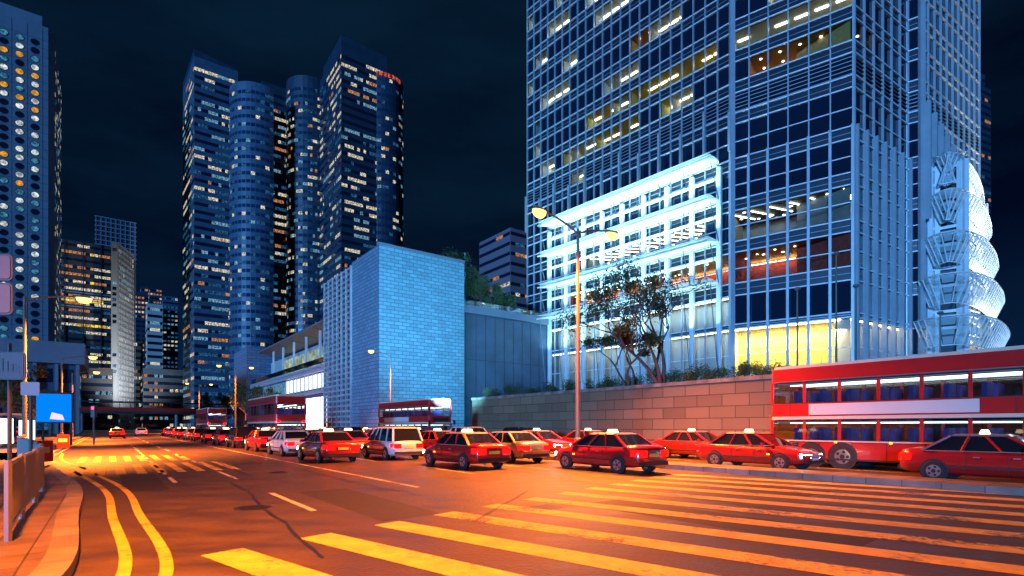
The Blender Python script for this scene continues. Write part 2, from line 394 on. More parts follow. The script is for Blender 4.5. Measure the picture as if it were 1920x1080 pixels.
# pedestrian crossing, broad bars
D = Vector((0.779, -0.627, 0)); E = Vector((0.627, 0.779, 0)); P0 = Vector((-3.24, 8.1, 0.004))
for k in range(-1, 11):
    o = P0 + E * (1.38 * k)
    g.face([o, o + D * 11, o + D * 11 + E * 0.55, o + E * 0.55], 'yellow_paint')
# second crossing further down the near lanes
for k in range(9):
    bar(23.5, 29.5, -0.9 + k * 0.62, 0.30, 'yellow_paint')
for k in range(8):
    bar(32, 38, -1.1 + k * 0.62, 0.30, 'yellow_paint')
struct(g, 'road_markings')
g = MB(); random.seed(31)
for (s0, s1, t0, t1) in ((9, 14.5, 3.9, 5.2), (17, 24, 0.3, 1.3), (26, 40, 4.4, 5.6), (3, 8.5, 8.2, 9.6), (6, 9, 13.5, 15.2), (45, 62, 2.1, 3.0)):
    g.face([P(s0, t0, .002), P(s0 + .15, t1, .002), P(s1, t1, .002), P(s1 - .1, t0, .002)], 'asphalt_patch')
struct(g, 'road_patches')
g = MB()
for (s0, t0, L_, dr) in ((7, 2.2, 11, .05), (12, 6.1, 16, -.03), (4, 10.7, 9, .12), (20, 3.9, 14, .04), (8, 5.2, 3, 1.2)):
    q = P(s0, t0, .006); a_ = q
    for k in range(int(L_ * 2)):
        b_ = a_ + U * .5 + V * (dr * .5 + random.gauss(0, .045)); w_ = V * random.uniform(.018, .035)
        g.face([a_ - w_, a_ + w_, b_ + w_, b_ - w_], 'tar'); a_ = b_
struct(g, 'road_cracks')
for i, (s_, t_, lab) in enumerate(((12.2, 2.4, 'round iron manhole cover in the near lane left of the crossing'), (21.0, 5.0, 'round iron manhole cover further down the road beside the long lane line'), (8.6, 7.4, 'round iron manhole cover close to the painted crossing bars'))):
    g = MB(); q = P(s_, t_, 0); g.tube([q + Vector((0, 0, .001)), q + Vector((0, 0, .008))], .36, 'cast_iron', 24)
    for k in range(5): g.box(q + U * (-.2 + k * .1 - .015) - V * .25 + Vector((0, 0, .008)), U * .03, V * .5, Vector((0, 0, .004)), 'tar')
    o = g.build('manhole_cover', origin=q); tag(o, lab, 'manhole cover')
g = MB()   # stone strip under the planted terrace
g.box(P(-60, 30.8, -0.01), U * 160, V * 60, (0, 0, 0.13), 'pavement'); struct(g, 'forecourt')

# ---------------- windows helper ----------------
def split_windows(root, cells, keep=100, name='window'):
    """cells: (distance, pts, material); the nearest ones as parts, the rest as one stuff part"""
    cells.sort(key=lambda c: c[0])
    for d, pts, m in cells[:keep]:
        w = MB(); w.face(pts, m); w.build(name, root)
    if cells[keep:]:
        w = MB()
        for d, pts, m in cells[keep:]: w.face(pts, m)
        o = w.build(name, root); o['kind'] = 'stuff'
def arc(c, r, a0, a1, n): return [(c[0] + r * math.cos(R(a0 + (a1 - a0) * i / n)), c[1] + r * math.sin(R(a0 + (a1 - a0) * i / n))) for i in range(n + 1)]

def tower_volume(root, plan, z0, z1, fh, wall, sill=0.42, head=0.84, ww=1.5, lit=0.3, mix=(('lit_white', 4), ('lit_cool', 3), ('lit_dim', 5), ('lit_warm', 1)), glass='dark_glass', run=5, gapw=0.06, cells=None, name='wall', start=None, solid_top=0, proud=0.06):
    b = MB(); b.prism(plan, z0, z1, wall)
    own = cells is None
    if own: cells = []
    names = [n for n, k in mix for _ in range(k)]
    n = len(plan); bands = b
    for i in range(n):
        a = Vector((*plan[i], 0)); c = Vector((*plan[(i + 1) % n], 0)); L = (c - a).length
        if L < 0.8: continue
        d = (c - a) / L; nr = Vector((d.y, -d.x, 0)); mid = (a + c) / 2
        if nr.dot(-mid) <= 0: continue
        nc = max(1, int(round(L / ww))); w = L / nc
        z = start if start is not None else z0
        while z + fh <= z1 - solid_top + 0.01:
            zs = z + fh * sill; zh = z + fh * head
            if glass:
                o = nr * (proud * 0.5)
                bands.face([a + d * 0.15 + o + Vector((0, 0, zs)), c - d * 0.15 + o + Vector((0, 0, zs)), c - d * 0.15 + o + Vector((0, 0, zh)), a + d * 0.15 + o + Vector((0, 0, zh))], glass)
            k = 0; o = nr * proud; rowlit = lit * random.choice((0.4, 0.8, 1.3, 1.6, 2.2, 2.8))
            while k < nc:
                if random.random() < rowlit / run * 1.6:
                    r_ = random.randint(1, run); mm = random.choice(names)
                    for q in range(k, min(nc, k + r_)):
                        if random.random() < 0.12: continue
                        x0 = q * w + w * gapw; x1 = (q + 1) * w - w * gapw
                        cells.append((mid.length + z * 0.3, [a + d * x0 + o + Vector((0, 0, zs)), a + d * x1 + o + Vector((0, 0, zs)), a + d * x1 + o + Vector((0, 0, zh)), a + d * x0 + o + Vector((0, 0, zh))], mm))
                    k += r_
                else: k += 1
            z += fh
    b.build(name, root)
    if own: split_windows(root, cells)
    return cells

def vfoot(p, L): q = p + V * L; return (q.x, q.y)
def xy(p): return (p.x, p.y)

# ---------------- far left: tower with round windows ----------------
def round_window_tower():
    c = Vector((-188, 218, 0))
    root = thing('office_tower', 'tall pale blue office tower with rows of round porthole windows at left edge', 'tower', c)
    H = 1.7 + 0.745 * 218
    a = c - V * 52; ch = 2.6
    p1 = c - V * 1.2; p2 = c + U * ch + V * 0.6
    plan = [xy(a), xy(p1), xy(p2), xy(p2 + U * 40), xy(a + U * 42)]
    b = MB(); b.prism(plan, 0, H, 'concrete_blue'); 
    b.prism([xy(a + U * 2), xy(p1 + U * 2 - V * 2), xy(p1 + U * 36 - V * 2), xy(a + U * 36)], H, H + 5, 'concrete_blue')
    cells = []; ln = MB(); nr = -U; rowh = 3.42; rings = b
    nrows = int((H - 14) / rowh)
    names = ['port_white'] * 5 + ['port_cyan'] * 2 + ['dark_glass'] * 4
    for i in range(11):
        off = 5.2 + i * 4.6; cc = c - V * off
        for r_ in range(nrows):
            z = 13 + r_ * rowh
            q = random.random(); m = random.choice(names)
            if nrows - 12 < r_ < nrows - 2 and i < 4 and q < 0.3: m = 'port_amber'
            elif q < 0.03: m = 'port_amber'
            pc = cc + nr * 0.10 + Vector((0, 0, z))
            aa = V; pts = [pc + aa * (1.2 * math.cos(2 * math.pi * k / 14)) + Vector((0, 0, 1.1 * math.sin(2 * math.pi * k / 14))) for k in range(14)]
            cells.append((pc.length, pts, m))
            pc2 = cc + nr * 0.05 + Vector((0, 0, z))
            rings.face([pc2 + aa * (1.45 * math.cos(2 * math.pi * k / 16)) + Vector((0, 0, 1.35 * math.sin(2 * math.pi * k / 16))) for k in range(16)], 'granite_dark')
    rings.build('wall', root)
    for i in range(12):
        q = c - V * (2.9 + i * 4.6); ln.box(q + nr * 0.03 - V * 0.04, V * 0.1, nr * 0.02, (0, 0, H - 1), 'spandrel')
    for r_ in range(nrows + 1):
        ln.box(a + nr * 0.025 + Vector((0, 0, 13 + (r_ - 0.5) * rowh)), V * 50.8, nr * 0.02, (0, 0, 0.10), 'spandrel')
    ln.build('cladding_joint', root)
    # side towards the road
    for r_ in range(nrows):
        for k in range(12):
            z = 13 + r_ * rowh; pc = p2 + U * (2 + k * 3.1) + V * 0.08 + Vector((0, 0, z))
            if random.random() < 0.45:
                cells.append((400 + pc.length, [pc, pc + U * 1.9, pc + U * 1.9 + Vector((0, 0, 1.6)), pc + Vector((0, 0, 1.6))], random.choice(['lit_white', 'lit_cool', 'lit_dim'])))
    split_windows(root, cells)
round_window_tower()

# ---------------- low civic building in front of it ----------------
def low_office():
    c = at(142, 118); c.z = 0
    root = thing('low_office_building', 'low blue grey office block with deep flat roof and columns left of the road', 'building', c)
    a = c - V * 46; H = 20
    b = MB(); b.prism([xy(a), xy(c), xy(c + U * 26), xy(a + U * 26)], 0, H - 4.6, 'granite_blue'); b.build('wall', root)
    b = MB(); b.prism([xy(a - U * 1.6), xy(c + V * 1.6 - U * 1.6), xy(c + V * 1.6 + U * 28), xy(a + U * 28)], H - 4.6, H, 'concrete_blue'); b.build('roof', root)
    for z0 in (1.0, 6.5, 11.3):
        for k in range(13):
            w = MB(); o = a + V * (0.5 + k * 3.55 - 0.2) - U * 0.08
            w.face([o + Vector((0, 0, z0)), o + V * 2.7 + Vector((0, 0, z0)), o + V * 2.7 + Vector((0, 0, z0 + 3)), o + Vector((0, 0, z0 + 3))], random.choice(['dark_glass', 'dark_glass', 'blue_glass', 'lit_dim'])); w.build('window', root)
        for k in range(7):
            w = MB(); o = c + U * (0.8 + k * 3.6) + V * 0.08
            w.face([o + Vector((0, 0, z0)), o + U * 2.7 + Vector((0, 0, z0)), o + U * 2.7 + Vector((0, 0, z0 + 3)), o + Vector((0, 0, z0 + 3))], random.choice(['dark_glass', 'lit_dim'])); w.build('window', root)
    for k in range(14):
        b = MB(); o = a + V * (k * 3.55 - 0.1) - U * 0.9; b.box(o, V * 0.6, U * 0.88, (0, 0, H - 4.62), 'concrete_blue'); b.build('column', root)
low_office()

# ---------------- brown block and pale gridded block ----------------
def brown_block():
    c = at(223, 300); c.z = 0; BW = (('lit_warm', 4), ('lit_white', 4), ('lit_yellow', 1), ('lit_dim', 1))
    root = thing('office_block', 'dark brown glass office block with one bright yellow lit floor', 'building', c)
    a = c - V * 62; H = 1.7 + 0.335 * 300
    cells = tower_volume(root, [xy(a), xy(c), xy(c + U * 40), xy(a + U * 40)], 0, H, 3.9, 'brown_cladding', ww=1.8, lit=1.6, run=9, sill=0.42, head=0.78,
                         mix=BW, cells=[])
    fr = MB()
    for k in range(9):
        fr.box(a + V * (k * 7.7) - U * 0.5, V * 0.5, U * 0.5, (0, 0, H), 'spandrel')
    for z in range(10): 
        fr.box(a - U * 0.35 + Vector((0, 0, H - 0.6 - z * 3.9)), V * (20 if z < 7 else 62), U * 0.3, (0, 0, 0.5), 'concrete_blue')
    fr.build('facade_frame', root)
    z = H - 3.9 * 8.4
    for k in range(18):
        if k in (7, 13, 14): continue
        o = a + V * (12 + k * 2.4) - U * 0.2
        cells.append((0, [o + Vector((0, 0, z)), o + V * 2.2 + Vector((0, 0, z)), o + V * 2.2 + Vector((0, 0, z + 1.9)), o + Vector((0, 0, z + 1.9))], 'lit_yellow'))
    split_windows(root, cells)
    # lattice roof block
    q = at(179, 310); q.z = 0; w = 19.5; z0 = H - 6; z1 = 1.7 + 0.396 * 310
    b = MB(); b.prism([xy(q), xy(q + V * w), xy(q + V * w + U * 40), xy(q + U * 40)], z0 - 12, z1, 'granite_dark')
    for k in range(9): b.box(q + V * (k * w / 8.4) - U * 0.4, V * 0.45, U * 0.4, (0, 0, z1), 'concrete_blue')
    for k in range(10): b.box(q - U * 0.5 + Vector((0, 0, z1 - 0.5 - k * 2.7)), V * w, U * 0.3, (0, 0, 0.55), 'concrete_blue')
    for k in range(8): b.box(q - V * 0.4 + Vector((0, 0, z1 - 0.7 - k * 2.7)), V * 0.38, U * 40, (0, 0, 0.9), 'concrete_blue')
    b.build('roof_plant_block', root)
brown_block()
def gridded_block():
    c = at(221, 280); c.z = 0; d = Vector((-0.296, 0.955, 0)); nr = Vector((d.y, -d.x, 0)); H = 1.7 + 0.345 * 280
    root = thing('office_block', 'slim pale office block with a fine grid of square windows, left of the road end', 'building', c)
    e_ = c + d * 21; back = -nr * 3
    tower_volume(root, [xy(c), xy(e_), xy(e_ + back), xy(c + back)], 0, H, 2.9, 'pale_cladding', ww=2.1, lit=0.6, run=3, gapw=0.2, sill=0.28, head=0.85,
                 mix=(('dark_glass', 9), ('lit_cool', 2), ('lit_white', 2), ('lit_dim', 2)), glass='', proud=0.06)
    fr = MB()
    for k in range(11): fr.box(c + d * (k * 2.1 - 0.2), d * 0.42, nr * 0.35, (0, 0, H), 'pale_cladding')
    z = 0
    while z < H: fr.box(c + Vector((0, 0, z - 0.3)) , d * 21, nr * 0.3, (0, 0, 0.9), 'pale_cladding'); z += 2.9
    fr.build('facade_frame', root)
gridded_block()

# ---------------- distant towers at the road end ----------------
def far_tower(px0, px1, py, d, fh, wall, label, lit, mix, ww=2.5, depth=25, name='residential_tower', steps=()):
    a = at(px0, d); a.z = 0; p0 = (px1 - 960) / 1000
    L = (p0 * a.y - a.x) / (V.x - p0 * V.y)
    H = 1.7 + (800 - py) / 1000 * (d + L * 0.3); root = thing(name, label, 'tower', a)
    c = a + V * L
    cells = tower_volume(root, [xy(a), xy(c), xy(c + U * depth), xy(a + U * depth)], 0, H, fh, wall, ww=ww, lit=lit, mix=mix, run=3, gapw=0.18, cells=[])
    for (f0, f1, dh) in steps:
        q0 = a + V * (L * f0) + U; q1 = a + V * (L * f1) + U
        cells = tower_volume(root, [xy(q0), xy(q1), xy(q1 + U * 10), xy(q0 + U * 10)], H, H + dh, fh, wall, ww=ww, lit=lit, mix=mix, run=3, cells=cells, name='roof_block')
    split_windows(root, cells, 60)
WM = (('lit_white', 3), ('lit_warm', 2), ('lit_cool', 1))
far_tower(251, 278, 548, 470, 4.2, 'granite_dark', 'dark residential tower with scattered warm windows right beside the slim pale block', 0.8, WM, steps=((0.5, 1, 6),))
far_tower(276, 305, 570, 430, 5.5, 'pale_cladding', 'pale ribbed tower with dark window bays between two dark towers at the road end', 0.5, (('lit_white', 2), ('lit_cool', 2), ('lit_yellow', 1)), ww=7)
far_tower(281, 304, 541, 560, 4.2, 'granite_dark', 'dark tower rising just behind the pale ribbed tower at the road end', 0.9, WM)
far_tower(306, 334, 556, 450, 3.6, 'granite_blue', 'blue tower densely dotted with lit windows left of the twin glass towers', 1.2, (('lit_cool', 4), ('lit_white', 2), ('lit_dim', 4)))
far_tower(240, 268, 640, 330, 4.2, 'granite_dark', 'low dark office block at the foot of the pale gridded block', 0.3, WM, name='office_block')
far_tower(268, 345, 692, 300, 4.0, 'granite_dark', 'wide dark low rise block closing the end of the road', 0.35, WM, name='office_block')
far_tower(140, 212, 690, 260, 4.0, 'brown_cladding', 'dark low rise block beyond the blue lit billboard', 0.35, WM, name='office_block')

# ---------------- twin glass towers with rounded bays ----------------
def arc_plan(c, r, a0, a1, n, back):
    return arc(c, r, a0, a1, n) + back
def glass_towers():
    TM = (('lit_white', 5), ('lit_cool', 4), ('lit_dim', 7), ('lit_warm', 1))
    # --- left tower
    c = at(364, 262); c.z = 0
    root = thing('skyscraper', 'dark blue glass skyscraper with a curved front bay, left one of the twin towers', 'skyscraper', c)
    cells = []; fh = 3.9
    H = 1.7 + 0.703 * 262
    e1 = c + V * 19.5
    tower_volume(root, [xy(c), xy(e1), xy(e1 + U * 30), xy(c + U * 34 - V * 1.5)], 0, H - 2, fh, 'granite_blue', ww=1.5, lit=1.5, run=9, mix=TM, cells=cells, solid_top=3)
    b = MB(); zt = H - 2   # sloping crown
    pl = [c, e1, e1 + U * 30, c + U * 34 - V * 1.5]
    b.hexa([p + Vector((0, 0, zt)) for p in pl] + [pl[0] + Vector((0, 0, zt + 3.5)), pl[1] + Vector((0, 0, zt + 1.0)), pl[2] + Vector((0, 0, zt + 1)), pl[3] + Vector((0, 0, zt + 3.5))], 'granite_dark')
    b.build('crown', root)
    # receding slab behind
    e2 = e1 + Vector((0.25, 1, 0)).normalized() * 34
    tower_volume(root, [xy(e1 + U * 0.5), xy(e2 + V * 2), xy(e2 + U * 20), xy(e1 + U * 30)], 0, H - 6, fh, 'granite_dark', ww=1.6, lit=0.5, run=6, mix=TM, cells=cells, solid_top=3)
    # curved bay
    cc = at(483, 268); r_ = 12.6
    pl = arc((cc.x, cc.y), r_, 175, 330, 16) + [xy(cc + U * 12 + V * 10)]
    tower_volume(root, pl, 0, 1.7 + 0.632 * 262, fh, 'granite_blue', ww=1.5, lit=0.8, run=6, mix=(('lit_cool', 5), ('lit_white', 3), ('lit_dim', 8)), glass='blue_glass', cells=cells, name='curved_bay', solid_top=3)
    # right slab
    q = at(530, 280); q.z = 0; q0 = q - V * 10; q1 = q + V * 13
    tower_volume(root, [xy(q0), xy(q1), xy(q1 + U * 22), xy(q0 + U * 22)], 0, 1.7 + 0.635 * 280, fh, 'granite_dark', ww=1.5, lit=0.9, run=5, mix=TM, cells=cells, name='rear_wing', solid_top=3)
    z = H - 3.9 * 9.8
    split_windows(root, cells)
    # --- right tower
    c = at(612, 258); c.z = 0
    root = thing('skyscraper', 'tall dark glass skyscraper with curved right flank, right one of the twin towers', 'skyscraper', c)
    cells = []; fh = 3.75
    k0 = at(640, 249); k0.z = 0
    k1 = k0 + V * 22.5; H = 1.7 + 0.735 * 249
    lft = k0 - V * 1 + U * 34
    b0 = at(606, 272); b0.z = 0
    tower_volume(root, [xy(k0), xy(k1), xy(k1 + U * 34), xy(b0 + U * 8), xy(b0)], 0, H - 4, fh, 'granite_dark', ww=1.5, lit=1.0, run=9, mix=(('lit_white', 7), ('lit_cool', 4), ('lit_dim', 3), ('lit_warm', 1)), cells=cells, solid_top=3)
    b = MB(); pl = [k0, k1, k1 + U * 34, b0]
    b.hexa([p + Vector((0, 0, H - 4)) for p in pl] + [pl[0] + Vector((0, 0, H)), pl[1] + Vector((0, 0, H - 1)), pl[2] + Vector((0, 0, H - 1)), pl[3] + Vector((0, 0, H))], 'granite_dark'); b.build('crown', root)
    cc = at(582, 285)
    tower_volume(root, arc((cc.x, cc.y), 12, 170, 330, 14) + [xy(Vector((cc.x, cc.y, 0)) + U * 12)], 0, 1.7 + 0.655 * 275, fh, 'granite_dark', ww=1.4, lit=1.1, run=7, mix=TM, glass='blue_glass', cells=cells, name='curved_bay', solid_top=4)
    cc = at(716, 270)
    tower_volume(root, arc((cc.x, cc.y), 10.6, 200, 385, 18) + [xy(Vector((cc.x, cc.y, 0)) + U * 14)], 0, 1.7 + 0.66 * 262, fh, 'granite_dark', ww=1.4, lit=1.0, run=8, mix=TM, glass='blue_glass', cells=cells, name='curved_bay', solid_top=1)
    # red lit crown strip on the curved flank
    for k in range(8):
        a0 = R(255 + k * 11); a1 = R(263.5 + k * 11); rr = 10.75; z = 1.7 + 0.652 * 262
        cells.append((1, [Vector((cc.x + rr * math.cos(a_), cc.y + rr * math.sin(a_), zz)) for a_, zz in ((a0, z), (a1, z), (a1, z + 2.0), (a0, z + 2.0))], 'lit_red'))
    split_windows(root, cells)
glass_towers()

# ---------------- distant right tower, building behind ----------------
def right_far():
    root = thing('residential_tower', 'slender dark stepped tower far behind the right edge of the glass tower', 'tower', at(1838, 300))
    cells = []
    for px0, px1, py in ((1806, 1836, 112), (1828, 1847, 132), (1840, 1858, 160)):
        a = at(px0, 300); c = at(px1, 304); a.z = c.z = 0
        tower_volume(root, [xy(a), xy(c), xy(c + Vector((0, 20, 0))), xy(a + Vector((0, 20, 0)))], 0, 1.7 + (800 - py) / 1000 * 300, 4.0, 'granite_dark', ww=3, lit=0.07, run=1, mix=(('lit_warm', 3), ('lit_yellow', 1), ('lit_dim', 4)), cells=cells)
    split_windows(root, cells, 60)
    a = at(957, 190); a.z = 0
    root = thing('office_block', 'purple grey striped office block half hidden behind the corner of the glass tower', 'building', a)
    c = a + V * 26
    tower_volume(root, [xy(a), xy(c), xy(c + U * 20), xy(a + U * 20)], 0, 1.7 + 0.355 * 200, 3.6, 'purple_stone', ww=2.2, lit=0.35, run=4, sill=0.5, mix=(('lit_warm', 2), ('lit_white', 1), ('lit_dim', 2)))
right_far()

# ---------------- shopping block with tiled walls ----------------
def louvre_face(mb, a, d, L, z0, z1, n_h, n_v, nr, mbar, mpost):
    for k in range(n_h):
        z = z0 + (k + 0.5) * (z1 - z0) / n_h
        mb.box(a + Vector((0, 0, z)) + nr * 0.05, d * L, nr * 0.35, (0, 0, (z1 - z0) / n_h * 0.35), mbar)
    for k in range(n_v + 1):
        mb.box(a + d * (L * k / n_v - 0.12) + nr * 0.05, d * 0.28, nr * 0.5, (0, 0, z1), mpost)
def mall():
    c = Vector((-19.7, 79, 0)); H = 28.7
    root = thing('shopping_centre', 'sky blue tiled shopping centre block with louvred side and long canopied wing', 'building', c)
    e_ = c + V * 14.8; w0 = c + U * 11; w1 = c + U * 24.5
    b = MB(); b.prism([xy(c), xy(e_), xy(e_ + U * 26), xy(w1 + V * 1.0), xy(w1 + V * 0.8), xy(w0 + V * 0.8), xy(w0)], 0, H, 'tile_front')
    # faces: swap the side face to the side tile
    o = b.build('wall', root)
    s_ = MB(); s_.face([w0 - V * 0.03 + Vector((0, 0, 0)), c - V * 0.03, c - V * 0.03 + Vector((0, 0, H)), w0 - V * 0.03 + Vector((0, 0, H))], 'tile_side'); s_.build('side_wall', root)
    cp = MB(); cp.box(c - U * 0.12 - V * 0.15 + Vector((0, 0, H)), V * 15.1, U * 0.6, (0, 0, 0.35), 'concrete_blue'); cp.build('coping', root)
    # louvred bay
    lv = MB(); lv.box(w0 + V * 0.25, U * 13.5, V * 0.5, (0, 0, H - 0.4), 'granite_dark')
    louvre_face(lv, w0 + V * 0.2, U, 13.5, 1, H - 0.5, 30, 6, -V, 'aluminium', 'aluminium'); lv.build('louvre_screen', root)
    # low canopied wing running down the road
    f = w1 + V * 1.4; L = 70
    b = MB(); b.prism([xy(f), xy(f + V * 16), xy(f + V * 16 + U * L), xy(f + U * L)], 0, 14.0, 'granite_blue'); b.build('wing', root)
    b = MB(); b.prism([xy(f + V * 5), xy(f + V * 16), xy(f + V * 16 + U * L), xy(f + V * 5 + U * L)], 14.0, 20.5, 'pale_cladding'); b.build('terrace_wall', root)
    g1 = MB()   # street-level and first-floor shop fronts
    for k in range(9):
        a0 = f + U * (1.2 + k * 6.2) - V * 0.05
        p = MB(); p.face([a0 + U * 5.8 + Vector((0, 0, 1)), a0 + Vector((0, 0, 1)), a0 + Vector((0, 0, 7.6)), a0 + U * 5.8 + Vector((0, 0, 7.6))], 'shop_white' if k < 6 else 'lit_cool'); p.build('shop_window', root)
        p = MB(); p.face([a0 + U * 5.9 + Vector((0, 0, 9.4)), a0 + Vector((0, 0, 9.4)), a0 + Vector((0, 0, 12.2)), a0 + U * 5.9 + Vector((0, 0, 12.2))], 'shop_white' if k < 5 else 'lit_cool'); p.build('shop_window', root)
        p = MB(); a1 = f + U * (1.2 + k * 6.2) + V * 4.9
        p.face([a1 + U * 5.6 + Vector((0, 0, 15)), a1 + Vector((0, 0, 15)), a1 + Vector((0, 0, 19.6)), a1 + U * 5.6 + Vector((0, 0, 19.6))], 'shop_green'); p.build('terrace_window', root)
    fr = MB()
    for z, h in ((8.3, 0.6), (12.5, 0.7), (13.3, 0.5)): fr.box(f - V * 0.7 + Vector((0, 0, z)), U * L, V * 0.66, (0, 0, h), 'aluminium')
    for k in range(25): fr.box(f - V * 0.35 + U * (k * 2.9) + Vector((0, 0, 9)), U * 0.16, V * 0.3, (0, 0, 3.4), 'aluminium')
    fr.build('facade_trim', root)
    rl = MB(); rl.box(f - V * 0.3 + Vector((0, 0, 14.1)), U * L, V * 0.05, (0, 0, 1.1), 'canopy_glass'); rl.build('glass_balustrade', root)
    cn = MB()
    for k in range(6):
        cn_ = MB(); q = f + U * (0.4 + k * 9.6); 
        cn_.hexa([q - V * 1.2 + Vector((0, 0, 21.6)), q - V * 1.2 + U * 9.2 + Vector((0, 0, 21.6)), q + V * 7 + U * 9.2 + Vector((0, 0, 20.7)), q + V * 7 + Vector((0, 0, 20.7)),
                 q - V * 1.2 + Vector((0, 0, 21.9)), q - V * 1.2 + U * 9.2 + Vector((0, 0, 21.9)), q + V * 7 + U * 9.2 + Vector((0, 0, 21.0)), q + V * 7 + Vector((0, 0, 21.0))], 'grey_steel')
        cn_.build('canopy_roof', root)
        p = MB(); p.box(q + V * 0.6 + Vector((0, 0, 14)), U * 0.4, V * 0.4, (0, 0, 7.2), 'white_steel'); p.build('column', root)
    # far tiled annex closing the wing
    q = f + U * (L + 0.1) - V * 1.5
    b = MB(); b.prism([xy(q), xy(q + V * 22), xy(q + V * 22 + U * 20), xy(q + U * 20)], 0, 25, 'tile_low'); b.build('annex', root)
    q2 = f + U * 44 - V * 0.4
    # lower wing to the right with parapet
    b = MB(); r0 = e_ + U * 1.2 + V * 0.05; b.prism([xy(r0), xy(r0 + V * 22), xy(r0 + V * 22 + U * 24), xy(r0 + U * 24)], 0, 20.8, 'granite_blue'); b.build('right_wing', root)
    b = MB(); b.box(r0 - U * 0.5 + Vector((0, 0, 20.8)), V * 22, U * 1.4, (0, 0, 1.3), 'concrete_blue'); b.build('parapet', root)
    j = MB()
    for k in range(11): j.box(r0 - U * 0.05 + V * (1 + k * 2.0), V * 0.08, U * 0.04, (0, 0, 20.8), 'granite_dark')
    for z in (6.5, 13): j.box(r0 - U * 0.06 + Vector((0, 0, z)), V * 22, U * 0.05, (0, 0, 0.1), 'granite_dark')
    j.build('cladding_joint', root)
    rl = MB(); rl.box(r0 + U * 0.2 + Vector((0, 0, 22.1)), V * 22, U * 0.05, (0, 0, 1.0), 'canopy_glass'); rl.build('glass_balustrade', root)
    p = MB(); q = r0 + V * 4.6 + U * 6; p.tube([q + Vector((0, 0, 20.8)), q + Vector((0, 0, 33.2))], [0.14, 0.06], 'white_steel')
    o = p.build('flagpole', origin=q + Vector((0, 0, 20.8))); tag(o, 'thin white pole standing between trees on the roof garden', 'pole')
    return r0
ROOF = mall()

